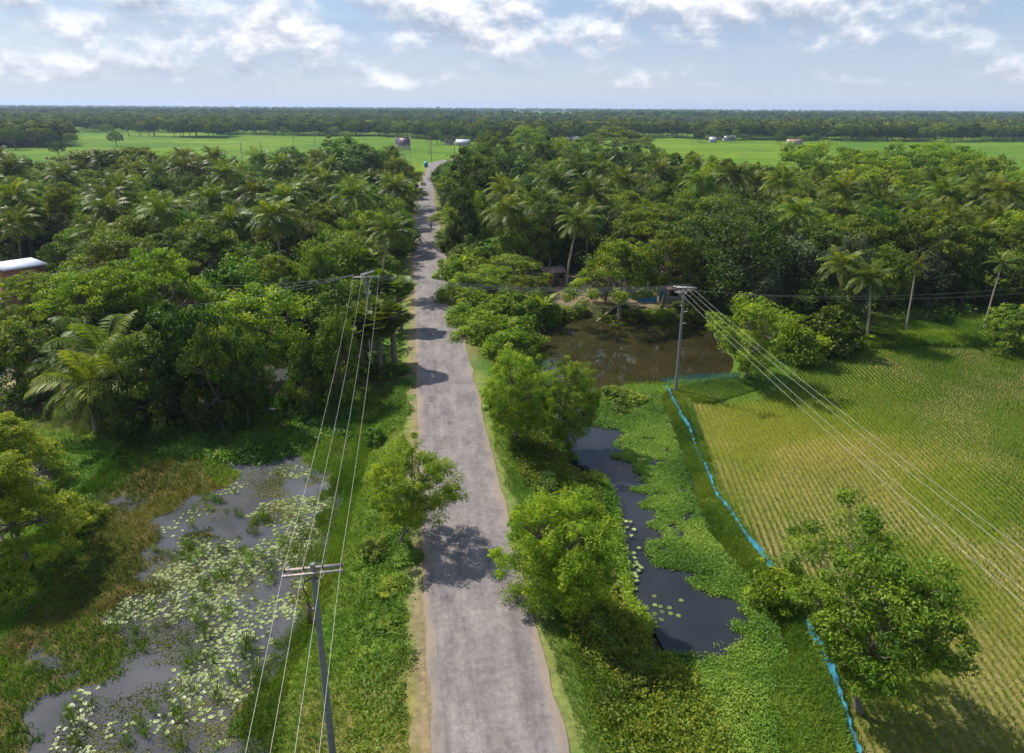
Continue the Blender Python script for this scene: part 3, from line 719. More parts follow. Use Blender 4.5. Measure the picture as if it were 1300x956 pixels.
# more of the skyline right of the road
for k_, a, b, h, w, l in [('broad',603,180,16,62,'round tree just right of the tallest roadside crown'),('dark',648,184,15.5,62,'dark domed tree below the light green skyline tree'),
  ('broad',690,172,17,60,'mid green tree between two light green skyline trees'),('dark',662,204,14,66,'dark tree under the skyline left of the pale feathery tree'),
  ('rain',705,203,13.5,80,'flat crowned tree under the pale feathery skyline tree'),('tall',752,180,15.5,58,'full crowned tree touching the flat topped tree on its left'),
  ('broad',812,180,14.5,62,'green tree filling the space below the flat topped tree'),('dark',770,188,14.5,70,'dark tree under the middle of the flat topped tree'),
  ('broad',730,186,15,54,'small crown on the skyline between the feathery and full crowned trees'),('dark',592,226,14,50,'dark tree at the foot of the tallest roadside tree'),
  ('lime',1100,182,16,80,'light green tree filling the rim between bright green and umbrella trees'),('lime',1215,186,16,90,'light green tree on the rim left of the last ones'),
  ('broad',1270,205,14.5,80,'mid green tree low on the rim near the right border'),('broad',960,206,12,60,'rounded tree beside the fan palm cluster'),('dark',985,212,12,60,'dark rounded tree left of the bright green tall tree')]:
    T(k_, a, b, h, w, l)
# ---- roadside thicket between the road and the pond
thick = [(572,292,4.2,'broad',46),(602,300,5,'broad',60),(640,298,6,'broad',70),(575,325,3.8,'bush',46),(612,322,4.2,'bush',60),(650,325,5,'rain',95),(590,345,3.4,'bush',50),(628,345,3.6,'lime',70),
 (672,350,4.2,'rain',80),(575,357,2.8,'bush',50),(605,365,3.2,'bush',60),(645,370,3.2,'bush',70),(590,385,2.6,'bush',56),(625,392,2.8,'bush',70),(660,400,2.8,'bush',60),(602,408,2.2,'bush',50),(640,418,2.4,'bush',60),(685,372,3.2,'dbush',50)]
for i,(a,b,h,k,w) in enumerate(thick):
    T(k,a,b,h,w,'leafy shrub in the bright roadside thicket between the road and the pond','bush','shrubs of the roadside thicket', name='thicket_shrub')

# ---- individually grown near trees
def near_tree(px, py_base, px_top, h, w, label, name, seed, lmat, cat='tree', **k):
    x, y = G(px, py_base, -.5); z = float(hz(np.array([x]), np.array([y]))[0])
    H = h - z
    xt, yt = G(px_top, 0, 0) if False else (0, 0)
    tm, cm = tree_meshes(name, seed, H, w / 2, lmat=lmat, **k)
    root = empty(name, (x, y, z)); link('trunk', tm, root); link('crown', cm, root); tag(root, label, cat); PLACED.append((x, y, w / 2)); return root
feath = dict(shape='round', nclump=210, cl_r=.42, flat=.9, nleaf=150, leaf=(.17, .055), limbs=9, up=.35, gap=.35, trunk_r=.10, ts=.08)
near_tree(507,698,520,5.9,6.0,'small leaning tree on the left verge casting its shadow on the road','verge_tree',3,'lime',trunk_h=.36,lean=(1.0,.3),lowest=.30,**{**feath,'nclump':170,'gap':.6})
near_tree(712,768,715,6.3,5.9,'round light green tree on the right bank nearest the camera','bank_tree',5,'lime',trunk_h=.3,lowest=.16,**{**feath,'nclump':330,'trunk_r':.11})
near_tree(655,562,650,6.9,5.6,'round tree on the right bank with the road behind it, left of a pair','bank_tree',9,'lime',trunk_h=.3,lowest=.14,**{**feath,'nclump':270})
near_tree(722,556,725,6.6,4.7,'round tree over the canal, right of the pair on the bank','bank_tree',12,'lime',trunk_h=.3,lowest=.14,**{**feath,'nclump':220})
near_tree(1090,880,1090,8.5,6.7,'large dark green tree at the lower right, over the paddy edge','paddy_edge_tree',21,'big',trunk_h=.3,lowest=.2,
          shape='round', nclump=170, cl_r=.66, flat=.62, nleaf=190, leaf=(.20,.08), limbs=10, up=.5, gap=.7, trunk_r=.16, ts=.12)
near_tree(28,700,50,6.6,6.8,'yellow green feathery tree on the bank at the left border','marsh_bank_tree',31,'yellow',trunk_h=.35,lowest=.3,
          shape='umbrella', nclump=200, cl_r=.60, flat=.55, nleaf=190, leaf=(.18,.07), limbs=10, up=.6, gap=.4, trunk_r=.14, ts=.32)
near_tree(20,600,20,4.6,6.5,'yellowish spreading tree behind the feathery one at the left border','marsh_bank_tree',33,'yellow',trunk_h=.3,lowest=.25,
          shape='umbrella', nclump=130, cl_r=.60, flat=.55, nleaf=170, leaf=(.2,.08), limbs=8, up=.6, gap=.4, trunk_r=.11, ts=.3)

# ---- bushes near the camera
nb = [('dbush',472,448,1.6,50,'leafy bush hiding the foot of the fan palms'),('bush',447,452,1.8,46,'light bush below the wires beside the fan palms'),('dbush',502,462,1.0,40,'dark bush at the foot of the biggest fan palm'),('dbush',425,440,2.2,50,'dark bush between the back pond and the fan palms'),
 ('dbush',716,388,.3,60,'low bush on the far pond bank left of the leaning trunk'),('dbush',795,392,.2,66,'low bush on the far pond bank right of the leaning trunk'),('dbush',882,386,.6,60,'leafy bush on the far pond bank below the huge rain tree'),('bush',838,390,.2,46,'pale bush on the far pond bank under the blue sheets'),
 ('bush',1000,720,1.2,75,'yellow green bush at the foot of the large dark green tree'),
 ('dbush',480,690,.2,42,'low dark bush at the foot of the leaning verge tree'),('dbush',520,705,.2,40,'low bush right of the leaning verge tree stem'),
 ('bush',500,740,.1,48,'low bush on the verge below the leaning tree'),('bush',505,790,.0,46,'low weed bush on the verge near the pole'),
 ('dbush',478,545,.4,30,'small bush on the verge beside the marsh corner'),('dbush',790,500,-.4,70,'leafy bush at the mouth of the canal'),
 ('dbush',668,640,-.3,30,'dark bush on the bank below the pair of trees'),('dbush',690,610,.0,60,'dark bush sloping to the canal'),
 ('dbush',750,800,.0,70,'dark bush on the bank below the nearest round tree'),
 ('dbush',800,850,-.3,60,'dark bush at the end of the canal water'),('bush',1100,415,.6,60,'low bush at the left end of the grass plot'),
 ('dbush',1045,420,1.2,60,'low dark bush before the paddy head'),('dbush',40,620,.6,60,'low bush in front of the grey channel water'),
 ('bush',100,640,.2,60,'yellowish bush at the marsh edge'),('dbush',150,500,.6,60,'dark bush behind the marsh corner'),('dbush',230,486,.4,60,'dark bush at the left end of the path'),
 ('bush',385,372,2.5,50,'small bright shrub in front of the upright dark tree')]
for k,a,b,h,w,l in nb: T(k,a,b,h,w,l,'bush')

# ---- the rest of the two groves
def clear(x, y, rmin):
    for (a, b, c) in PLACED:
        if (a - x) ** 2 + (b - y) ** 2 < (rmin + c * .42) ** 2: return False
    return True
bld_spots = [G(432, 385, 3), G(450, 375, 4), G(465, 370, 4), G(20, 503, -1), G(50, 508, -1), G(-5, 515, -1), G(30, 520, -1), G(10, 540, -1), G(50, 540, -1), G(15, 340, 5), G(35, 338, 5), G(5, 360, 3), G(40, 360, 3), G(55, 345, 3), G(22, 345, 4), G(25, 365, 2.5), G(25, 372, 1.5), G(10, 350, 4), G(45, 350, 4), G(745, 372, -.8), G(757, 380, -.8), G(830, 385, -.8), G(848, 385, -.8), G(30, 350, 0), G(40, 392, -1), G(105, 400, -1), G(745, 365, -.8), G(860, 372, -.8), G(695, 365, -.8), G(800, 362, -.8)]
def blocks(x, y, kd):
    v = MC.inverted() @ Vector((x, y, 9.5 - CAMH)); u = v.x / -v.z * F + CX; w = CY - v.y / -v.z * F
    return (u < 95 and y < 90 and w < 348) or (u < 110 and y < 64)
def fill(P, n, seed, side):
    r = np.random.default_rng(seed); q = scatter(P, n * 12, seed); k = 0
    kinds = ['broad', 'dark', 'rain', 'broad', 'lime', 'tall', 'broad', 'dark', 'grey', 'coco', 'rain', 'rain']
    q = q[np.argsort(q[:, 1] + r.random(len(q)) * 60)]
    rdist = roaddist(q[:, 0], q[:, 1]); wd = np.maximum.reduce([sdf(Pp, q[:, 0], q[:, 1]) for Pp, _ in DIGS] + [sdf(yard, q[:, 0], q[:, 1]) - 1, sdf(grassr, q[:, 0], q[:, 1])])
    lim = np.abs((q[:, 0]) / (q[:, 1] * .9457 + 6)) < 650 / F * 1.12
    for i in range(len(q)):
        if k >= n: break
        x, y = q[i]
        if rdist[i] < 6.0 or wd[i] > -2.0 or not lim[i]: continue
        if any((x - a) ** 2 + (y - b) ** 2 < 30 for a, b in bld_spots): continue
        if not clear(x, y, 2.6 if y < 130 else 3.2): continue
        kd = kinds[r.integers(len(kinds))]
        if blocks(x, y, kd): continue
        zone = 'front' if y < 95 else 'middle' if y < 150 else 'back'
        h = {'broad': 9.5, 'dark': 9, 'rain': 10, 'coco': 11, 'lime': 9.5, 'tall': 11, 'grey': 8.5}[kd] * r.uniform(.78, 1.12) - (1.5 if y < 80 else 0)
        w = {'broad': 8.5, 'dark': 9, 'rain': 12, 'coco': 0, 'lime': 8, 'tall': 8.5, 'grey': 8.5}[kd] * r.uniform(.8, 1.15)
        look = {'broad': 'mid green broadleaf tree', 'dark': 'dark dense tree', 'rain': 'flat crowned tree', 'coco': 'coconut palm', 'lime': 'light green tree', 'tall': 'taller round crowned tree', 'grey': 'dusty grey green tree'}[kd]
        where = {'front': 'near the front of the', 'middle': 'packed in the middle of the', 'back': 'packed at the far side of the'}[zone]
        lab = f'{look} {where} {side} grove'
        place(kd, x, y, h, w or None, lab, 'palm' if kd == 'coco' else 'tree', lab.replace('tree', 'trees').replace('coconut palm', 'coconut palms'))
        k += 1
    return k
kl = fill(forestLP, 340, 1, 'left'); kr = fill(forestRP, 360, 2, 'right')
print('filled', kl, kr)

# undergrowth of the groves, their edges and the banks
def leaf_stuff(name, pts, h0, h1, size, mat, label, cat, per=1, seed=0, up=.6, tshift=0.0, spread=.25, zoff=0.0, z=None, zmin=None):
    r = np.random.default_rng(seed); n = len(pts) * per
    q = np.repeat(pts, per, 0) + r.normal(size=(n, 2)) * spread
    zz = hz(q[:, 0], q[:, 1]) if z is None else np.full(n, z)
    if zmin is not None: zz = np.maximum(zz, zmin)
    hh = np.repeat(r.uniform(h0, h1, len(pts)), per) * r.uniform(.3, 1, n)
    C = np.stack([q[:, 0], q[:, 1], zz + hh + zoff], 1); Nn = unit(r.normal(size=(n, 3)) * .6 + [0, 0, up]); s = r.uniform(.6, 1.3, n)
    Vv, Ff = leaves(C, Nn, size[0] * s, size[1] * s, .08, r)
    tn = np.clip(.5 + (fbm(q[:, 0], q[:, 1], 3.5, 4) - .5) * 1.9 + r.normal(size=n) * .15 + tshift, 0, 1)
    return tag(link(name, build(name, [(Vv, Ff, 0, tn)], [LM[mat]])), label, cat, kind='stuff')
def blades(name, pts, h, w, mat, label, cat, per=4, seed=0, tshift=0.0, lean=.35, z=None, spread=.06, tint=None, hvar=.4):
    r = np.random.default_rng(seed); n = len(pts) * per; q = np.repeat(pts, per, 0) + r.normal(size=(n, 2)) * spread
    zz = hz(q[:, 0], q[:, 1]) if z is None else np.full(n, z)
    az = r.uniform(0, 2 * pi, n); d = np.stack([np.cos(az), np.sin(az), np.zeros(n)], 1); sd_ = np.stack([-np.sin(az), np.cos(az), np.zeros(n)], 1)
    az2 = r.uniform(0, 2 * pi, n); sd_ = np.stack([np.cos(az2), np.sin(az2), np.zeros(n)], 1)
    hh = (h * r.uniform(1 - hvar, 1 + hvar, n))[:, None]; B = np.stack([q[:, 0], q[:, 1], zz - .03], 1)
    M = B + d * hh * lean * .35 + [0, 0, 1] * hh * .62; E = B + d * hh * lean + [0, 0, 1] * hh * .92
    Vv = np.stack([B - sd_ * w * .3, M - sd_ * w * .5, E, M + sd_ * w * .5], 1).reshape(-1, 3)
    Vv[0::4] = B
    t0 = (.5 + (fbm(q[:, 0], q[:, 1], 4, 4) - .5) * 1.9) if tint is None else np.repeat(tint, per)
    tn = np.clip(t0 + r.normal(size=n) * .12 + tshift, 0, 1)
    return tag(link(name, build(name, [(Vv, np.arange(n * 4).reshape(-1, 4), 0, tn)], [LM[mat]])), label, cat, kind='stuff')

def keep(q, cond): return q[cond]
# grove undergrowth
q = np.vstack([scatter(forestLP, 26000, 5), scatter(forestRP, 26000, 6)])
q = q[(q[:, 1] < 190) & (roaddist(q[:, 0], q[:, 1]) > 4.6)]
q = q[np.abs(q[:, 0] / (q[:, 1] * .95 + 6)) < .86]
w_ = np.maximum.reduce([sdf(Pp, q[:, 0], q[:, 1]) for Pp, _ in DIGS] + [sdf(yard, q[:, 0], q[:, 1])]); q = q[w_ < -.3]
dense = q[fbm(q[:, 0], q[:, 1], 6, 3) > .42]
leaf_stuff('undergrowth', dense, .4, 2.2, (.42, .24), 'dark', 'dark leafy undergrowth filling the ground between the grove trees', 'undergrowth', per=9, seed=5, spread=.4, tshift=.1)

# verges: weeds and grass
def region(f, x0, x1, y0, y1, n, seed):
    r = np.random.default_rng(seed); q = r.random((n, 2)) * [x1 - x0, y1 - y0] + [x0, y0]; return q[f(q[:, 0], q[:, 1])]
f_lv = lambda x, y: (x < roadx(y)) & (roaddist(x, y) > 3.3 + (fbm(x, y, 2, 2) - .3) * 1.6) & (sdf(marsh, x, y) < .3) & (roaddist(x, y) < 13)
f_rv = lambda x, y: (sdf(open_water, x, y) < -.3) & (x > roadx(y)) & (roaddist(x, y) > 3.2 + (fbm(x, y, 2, 2) - .5) * 1.0) & (hz(x, y) > WZ + .02) & (roaddist(x, y) < 10)
ql = region(f_lv, -25, 0, 12, 62, 120000, 7)
blades('verge_grass', ql, .13, .035, 'grass', 'short mown grass on the left road verge beside the marsh', 'grass', per=3, seed=7, tshift=.12, lean=.8)
wl = region(lambda x, y: f_lv(x, y) & (roaddist(x, y) < 5.6 + fbm(x, y, 3, 2) * 1.5) & (fbm(x, y, 2.5, 3) > .40), -14, 0, 12, 62, 16000, 8)
leaf_stuff('verge_weeds', wl, .12, .55, (.15, .09), 'grass', 'knee high leafy weeds along the left edge of the road', 'weeds', per=7, seed=8, spread=.14, tshift=-.05)
qr = region(f_rv, -2, 22, 12, 120, 150000, 9)
blades('bank_grass', qr, .22, .04, 'grass', 'rough grass on the right road bank above the canal', 'grass', per=3, seed=9, tshift=.0, lean=.7)
wr = region(lambda x, y: f_rv(x, y) & (roaddist(x, y) > 4.3) & (fbm(x, y, 3, 3) > .38), -2, 22, 12, 75, 32000, 10)
leaf_stuff('bank_weeds', wr, .2, .8, (.17, .10), 'mid', 'dark green leafy weeds on the right bank between road and canal', 'weeds', per=7, seed=10, spread=.16, tshift=.12)

f_rest = lambda x, y: (roaddist(x, y) > 6) & (hz(x, y) > WZ + .05) & (sdf(marsh, x, y) < -.2) & (sdf(paddy, x, y) < -.1) & (sdf(forestLP, x, y) < 2) & ((sdf(forestRP, x, y) < 2) | (y < 90)) & ((sdf(yard, x, y) < 0) | (fbm(x, y, 3, 3) > .5)) & (np.abs(x / (y * .95 + 7)) < .8)
q = region(f_rest, -75, 75, 14, 100, 150000, 90)
blades('rough_grass', q, .34, .055, 'grass', 'rough green grass on the dykes and banks between the ponds and fields', 'grass', per=3, seed=91, lean=.7, spread=.12)

# floating mat on the canal
q = scatter(mat_area, 130000, 11)
sw = sdf(open_water, q[:, 0], q[:, 1]) + (fbm(q[:, 0] * .6, q[:, 1] * 1.5, 1.1, 4) - .5) * 3.4 + .85
right_ = q[:, 0] > np.interp(q[:, 1], *(lambda p: (p[:, 1], p[:, 0]))(Gs([(880, 1000), (850, 820), (812, 740), (800, 690), (790, 620), (745, 560), (720, 520), (700, 500)], WZ)))
q = q[(sw < -.1) & (fbm(q[:, 0], q[:, 1], .8, 2) > .3)]
lb_ = np.interp(q[:, 1], *(lambda p: (p[::-1, 1], p[::-1, 0]))(Gs([(697,506),(720,540),(762,590),(800,640),(806,690),(812,725),(822,765),(850,800)], WZ)))
q = q[(q[:, 0] > lb_) | (q[:, 1] < G(800, 806, WZ)[1])]
leaf_stuff('water_hyacinth', q, .02, .24, (.11, .075), 'mat', 'bright green floating water hyacinth mat covering the right side of the canal', 'water plants', per=4, seed=11, spread=.14, zmin=WZ, up=.7, tshift=.05)
q = scatter(offset_poly(mat_area, 1.5), 60000, 41); sm_ = sdf(mat_area, q[:, 0], q[:, 1]); cx_ = np.interp(q[:, 1], *(lambda p: (p[::-1, 1], p[::-1, 0]))(Gs([(700,506),(735,570),(795,620),(805,690),(835,765),(870,800),(880,900)], WZ)))
q = q[(q[:, 0] < cx_) & (sm_ < .12) & (sm_ > -.9) & (q[:, 1] > G(800, 830, WZ)[1]) & (q[:, 1] < G(700, 512, WZ)[1])]
leaf_stuff('canal_bank_weeds', q, .05, .55, (.16, .10), 'mid', 'green weeds hanging over the left bank of the canal water', 'weeds', per=6, seed=42, spread=.14, zmin=WZ, tshift=.15)
# strip between the mat and the paddy
stripR = Gs([(838,500),(860,492),(935,480),(960,495),(905,512),(876,508),(888,545),(914,622),(962,692),(1010,755),(1064,866),(1090,1010),(1000,1010),(985,866),(968,800),(935,735),(892,680),(868,620),(852,560)], FZ)
q = scatter(stripR, 42000, 12)
blades('dyke_grass', q, .24, .045, 'grass', 'thick soft green grass between the floating mat and the blue net', 'grass', per=4, seed=12, lean=.9, tshift=.12)
q = scatter(grassr, 26000, 13)
blades('plot_grass', q, .35, .06, 'grass', 'sunny green grass plot behind the paddy field at right', 'grass', per=3, seed=13, lean=.5)
# the strip of tall grass at the paddy head
headP = Gs([(1010,446),(1100,437),(1300,436),(1700,438),(1700,424),(1300,420),(1120,425),(1010,430)], -1)
q = scatter(headP, 15000, 14); blades('head_grass', q, .75, .09, 'grass', 'taller grass along the head of the paddy field', 'grass', per=4, seed=14, spread=.2, tshift=-.05)

# marsh
q = region(lambda x, y: (sdf(marsh, x, y) > -.5) & (hz(x, y) + (fbm(x, y + 70, .8, 2) - .5) * .16 > WZ - .02), -75, -5, 14, 64, 210000, 15)
tn = np.clip(.30 + .55 * fbm(q[:, 0], q[:, 1], 5, 3) - .5 * sstep(.42, .6, fbm(q[:, 0] + 500, q[:, 1], 7, 4)) * 1 + .1, 0, 1)
grn = (fbm(q[:, 0] + 40, q[:, 1], 8, 3) > .52) | (q[:, 1] > 48)
blades('marsh_sedge', q[~grn], .24, .045, 'reed', 'olive brown sedge covering the shallow marsh left of the road', 'sedge', per=3, seed=15, lean=.7, spread=.1)
blades('marsh_grass', q[grn], .26, .05, 'grass', 'greener grass patches in the marsh left of the road', 'grass', per=3, seed=16, lean=.6, spread=.1, tshift=-.10)
lilyz = Gs([(240,560),(330,515),(450,520),(440,560),(330,590),(200,575)], WZ)
q = scatter(lilyz, 9000, 17); q = q[fbm(q[:, 0], q[:, 1], 3, 3) > .5]
leaf_stuff('marsh_herbs', q, .1, .4, (.24, .17), 'mat', 'broad leaved marsh herbs in front of the shaded path', 'herbs', per=4, seed=17, tshift=-.15)
r_w = np.random.default_rng(66)
q = scatter(offset_poly(marsh, .8), 60000, 51); sm_ = sdf(marsh, q[:, 0], q[:, 1]); q = q[(sm_ > -.7) & (sm_ < .2 + 1.9 * fbm(q[:, 0], q[:, 1], 2.2, 3))]
blades('shore_sedge', q, .30, .035, 'grass', 'ragged sedge growing into the water along the marsh shore', 'sedge', per=4, seed=52, lean=.5, spread=.09, tshift=-.12)
# reed clumps in the lily water
def reed_mesh(seed):
    r = np.random.default_rng(seed); n = 60; az = r.uniform(0, 2 * pi, n); rr = r.random(n) ** .7 * .26; B = np.stack([np.cos(az) * rr, np.sin(az) * rr, np.full(n, -.1)], 1)
    hh = r.uniform(.18, .75, n)[:, None]; d = np.stack([np.cos(az), np.sin(az), np.zeros(n)], 1); sd_ = np.stack([-d[:, 1], d[:, 0], d[:, 2]], 1)
    M_ = B + d * hh * .08 + [0, 0, .6] * hh; E = B + d * hh * .30 + [0, 0, 1] * hh
    Vv = np.stack([B, M_ + sd_ * .011, E, M_ - sd_ * .011], 1).reshape(-1, 3); return build('reed_clump', [(Vv, np.arange(4 * n).reshape(-1, 4), 0, np.clip(r.normal(.4, .15, n), 0, 1))], [LM['mid']])
rms = [reed_mesh(i) for i in range(4)]
L2 = np.vstack([scatter(lily_open, 330, 19), scatter(lily_up, 40, 20)]); L2 = L2[hz(L2[:, 0], L2[:, 1]) < WZ]
for i, (x, y) in enumerate(L2[fbm(L2[:, 0], L2[:, 1], 3, 2) > .43]):
    o = link('reed_clump', rms[i % 4], None, (x, y, WZ), i * 1.3); s = .5 + .8 * random.random() ** 2; o.scale = (s * 1.1, s * 1.1, s * random.uniform(.9, 1.4))
    tag(o, 'dark green clump of upright reeds standing in the lily pad water', 'reeds', 'reed clumps among the lily pads')
q = np.vstack([scatter(lily_open, 26000, 27), scatter(lily_up, 5000, 28)]); q = q[(fbm(q[:, 0] + 11, q[:, 1], 2.4, 4) + r_w.random(len(q)) * .12 > .58)]
leaf_stuff('water_weeds', q, .0, .05, (.10, .07), 'reed', 'fine brownish green floating weeds between the lily pads', 'water weeds', per=2, seed=29, spread=.12, z=WZ, up=1.4, tshift=-.05)
# lily pads
PAD = leafmat('lily_pad', [(0, (.07, .10, .018)), (.5, (.18, .26, .055)), (1, (.34, .39, .14))], trans=.2, rough=.4, spec=.4, hue=.015, val=.15)
def pad(r, R=.108, n=11):
    a = np.linspace(.25, 2 * pi - .25, n); rr = R * (1 + r.normal(size=n) * .05)
    V_ = np.vstack([[0, 0, .012], np.stack([np.cos(a) * rr, np.sin(a) * rr, .012 + np.abs(r.normal(size=n)) * .012], 1)])
    return V_, np.array([(0, i, i + 1) for i in range(1, n)])
pm = []
for i in range(5):
    V_, F_ = pad(np.random.default_rng(i)); pm.append(build('lily_pad', [(V_, F_, 0, .2 + .17 * i)], [PAD]))
r_pad = np.random.default_rng(4)
q = np.vstack([scatter(lily_open, 9000, 21), scatter(lily_up, 1500, 22)])
q = q[(hz(q[:, 0], q[:, 1]) < WZ + .05)]
dn_ = fbm(q[:, 0] + 90, q[:, 1], 2.6, 3); q = q[dn_ > .43 + .20 * r_pad.random(len(q))]
kp = []
for p in q:
    if all((p[0] - a) ** 2 + (p[1] - b) ** 2 > .045 for a, b in kp[-500:]): kp.append(p)
kp = np.array(kp); kp = kp[np.argsort(kp[:, 1])]
print('pads', len(kp))
def inframe(x, y, z):
    v = MC.inverted() @ Vector((x, y, z - CAMH)); u = v.x / -v.z * F + CX; w = CY - v.y / -v.z * F
    return 0 <= u <= 1300 and 0 <= w <= 956
kin = [p for p in kp if inframe(p[0], p[1], WZ)]
for i, (x, y) in enumerate(kin[:290]):
    o = link('lily_pad', pm[i % 5], None, (x, y, WZ + .004 + .0015 * (i % 4)), random.uniform(0, 6.3)); s = random.uniform(.7, 1.25); o.scale = (s, s, 1)
    tag(o, 'pale green round lily pad floating in the nearer water of the marsh', 'lily pad', 'nearer lily pads on the marsh water')
parts = []; r = np.random.default_rng(8)
for (x, y) in list(kin[290:]):
    V_, F_ = pad(r); a = r.uniform(0, 6.3); s = r.uniform(.7, 1.3); R_ = np.array([[cos(a), sin(a), 0], [-sin(a), cos(a), 0], [0, 0, 1]])
    parts.append((V_ * [s, s, 1] @ R_ + [x, y, WZ + .006], F_, 0, r.random()))
tag(link('lily_pads', build('lily_pads', parts, [PAD])), 'carpet of pale lily pads spreading over the farther marsh water', 'lily pads', kind='stuff')
# lotus and pads on the canal
def cluster(px, py, n, sx, sy, seed):
    r = np.random.default_rng(seed); out = []
    while len(out) < n:
        x, y = G(px + r.normal() * sx, py + r.normal() * sy, WZ)
        if all((x - a) ** 2 + (y - b) ** 2 > .07 for a, b in out): out.append((x, y))
    return out
for i, (x, y) in enumerate(cluster(836, 774, 13, 14, 7, 2)):
    o = link('lily_pad', pm[i % 3], None, (x, y, WZ + .006), i * 2.2); o.scale = (1.3, 1.3, 1)
    tag(o, 'small lily pad floating alone in the dark open canal water', 'lily pad', 'lily pads on the dark canal water')
for i, (x, y) in enumerate(cluster(793, 730, 46, 9, 13, 3) + cluster(788, 678, 14, 8, 7, 4)):
    o = link('lotus_leaf', pm[2 + i % 3], None, (x, y, WZ + .05 + .02 * (i % 7)), i * 2.2); o.scale = (1.35, 1.35, 2)
    tag(o, 'pale lotus leaf crowded beside the nearest round bank tree', 'lotus leaf', 'lotus leaves at the canal bank')

# ------------------------------------------------------------------ near paddy: rice hills on a square grid
a = radians(7); sp = .27
u = np.arange(-10, 95, .42); v_ = np.arange(5, 85, .18)
U, Vg = np.meshgrid(u, v_); r = np.random.default_rng(30)
bend = np.sin(Vg * .06) * .6 + (fbm(U, Vg, 14, 2) - .5) * 1.2
Xr = U * cos(a) + Vg * sin(a) + bend + r.normal(size=U.shape) * .03; Yr = -U * sin(a) + Vg * cos(a) + r.normal(size=U.shape) * .03
Xr = Xr.ravel(); Yr = Yr.ravel(); s = sdf(paddy, Xr, Yr); k = (s > .15) & (Xr / (Yr * .95 + 7) < .82) & (Yr > 13)
Xr, Yr, s = Xr[k], Yr[k], s[k]
def blob(px, py, rx, ry):
    x, y = G(px, py, FZ); return np.exp(-(((Xr - x) / rx) ** 2 + ((Yr - y) / ry) ** 2))
nb1 = fbm(Xr, Yr, 6, 4); nb2 = fbm(Xr + 90, Yr, 11, 3)
dens = fbm(Xr + 31, Yr + 8, 3.5, 3)
t = .46 + .55 * (nb1 - .5) + .40 * blob(955, 545, 9, 9) + .35 * blob(1080, 620, 12, 7) + .25 * blob(1120, 560, 14, 6) + .32 * blob(1240, 830, 9, 5) + .15 * blob(930, 515, 5, 6)
t -= .42 * blob(1290, 500, 14, 12) + .28 * blob(1120, 465, 22, 6) + .22 * blob(1290, 620, 10, 8) + .35 * np.exp(-s / .8) + .18 * blob(1040, 700, 6, 5)
t -= .22 * sstep(.5, .65, nb2)
kk = dens > -1; t = t + r.normal(size=len(t)) * .08; Xr, Yr, t = Xr[kk], Yr[kk], t[kk]
print('rice hills', len(Xr))
pts = np.stack([Xr, Yr], 1); per = 7
blades('rice_plants', pts, .34, .035, 'rice', 'rows of ripening green and yellow rice filling the near paddy field', 'rice', per=per, seed=31, lean=.24, spread=.032, tint=np.clip(t, 0, 1), z=FZ - .22)

# ------------------------------------------------------------------ power poles and wires
def insulator(x, y, z, h=.22, m=2):
    return tubeparts([[x, y, z], [x, y, z + h * .25], [x, y, z + h * .3], [x, y, z + h * .55], [x, y, z + h * .6], [x, y, z + h * .85], [x, y, z + h]],
                     [.018, .02, .06, .035, .05, .03, .028], 8, 0, .5)
def pole(name, x, y, topz, rz, label, arm=2.3, double=True, steel=False, extra=None, lean=(0, 0)):
    z = float(hz(np.array([x]), np.array([y]))[0]); root = empty(name, (x, y, z), rz); h = topz - z
    link('post', build('post', tubeparts([[0, 0, -.6], [lean[0] * .5, lean[1] * .5, h * .5], [lean[0], lean[1], h]], [.155, .13, .10], 12), [CONC], smooth=True), root)
    arms = []; lx, ly = lean
    ys_ = (-.16, .16) if double else (.14,)
    for yy in ys_:
        arms = [box(lx, ly + yy, h - .32, arm, .055, .10)] + [box(lx, ly + yy + .045 * (1 if yy > 0 else -1), h - .275, arm, .04, .012)]
        link('crossarm', build('crossarm', arms, [RUSTY if double else STEEL]), root)
    tips = []
    xs_ = np.linspace(-arm / 2 + .08, arm / 2 - .08, 4)
    for xx in xs_:
        for yy in ys_ if double else (.14,):
            pass
        link('insulator', build('insulator', insulator(lx + xx, ly, h - .28) + [box(lx + xx, ly, h - .33, .05, .34 if double else .1, .03)], [PORC], smooth=False), root)
        tips.append((lx + xx, ly, h - .06))
    br_ = []
    for sg in (-1, 1): br_ += tubeparts([[lx, ly + .14, h - 1.05], [lx + sg * .62, ly + .15, h - .37]], [.02, .02], 5)
    link('brace', build('brace', br_, [STEEL]), root)
    if extra: extra(root, h)
    tag(root, label, 'power pole')
    c, s_ = cos(rz), sin(rz)
    return root, [(x + c * a_ - s_ * b_, y + s_ * a_ + c * b_, z + d_) for a_, b_, d_ in tips], z
x1, y1 = G(396, 728, 8.3); x2, y2 = G(465, 350, 9.3); x3, y3 = G(869.5, 368, 9.0)
dirw = math.atan2(x2 - x1, y2 - y1); rz1 = -dirw + radians(1)
def near_extra(root, h):
    link('cable_loop', build('cable_loop', tubeparts([[-.05, -.18, h - .5], [-.32, -.22, h - .62], [-.38, -.24, h - .95], [-.24, -.22, h - 1.3], [-.3, -.2, h - 1.7]], [.025] * 5, 6)
        + tubeparts([[.05, -.18, h - .5], [.28, -.2, h - .6], [.34, -.2, h - .85], [.2, -.18, h - 1.1]], [.022] * 4, 6), [RUBBER], smooth=True), root)
    link('switch_box', build('switch_box', [box(-.30, 0, h - 2.3, .16, .2, .75)] + tubeparts([[-.3, 0, h - 1.9], [-.3, 0, h - 1.75], [-.3, 0, h - 1.7]], [.05, .05, .02], 8), [PORC]), root)
    link('bracket', build('bracket', [box(-.15, 0, h - 2.05, .3, .05, .05), box(-.15, 0, h - 2.55, .3, .05, .05)], [STEEL]), root)
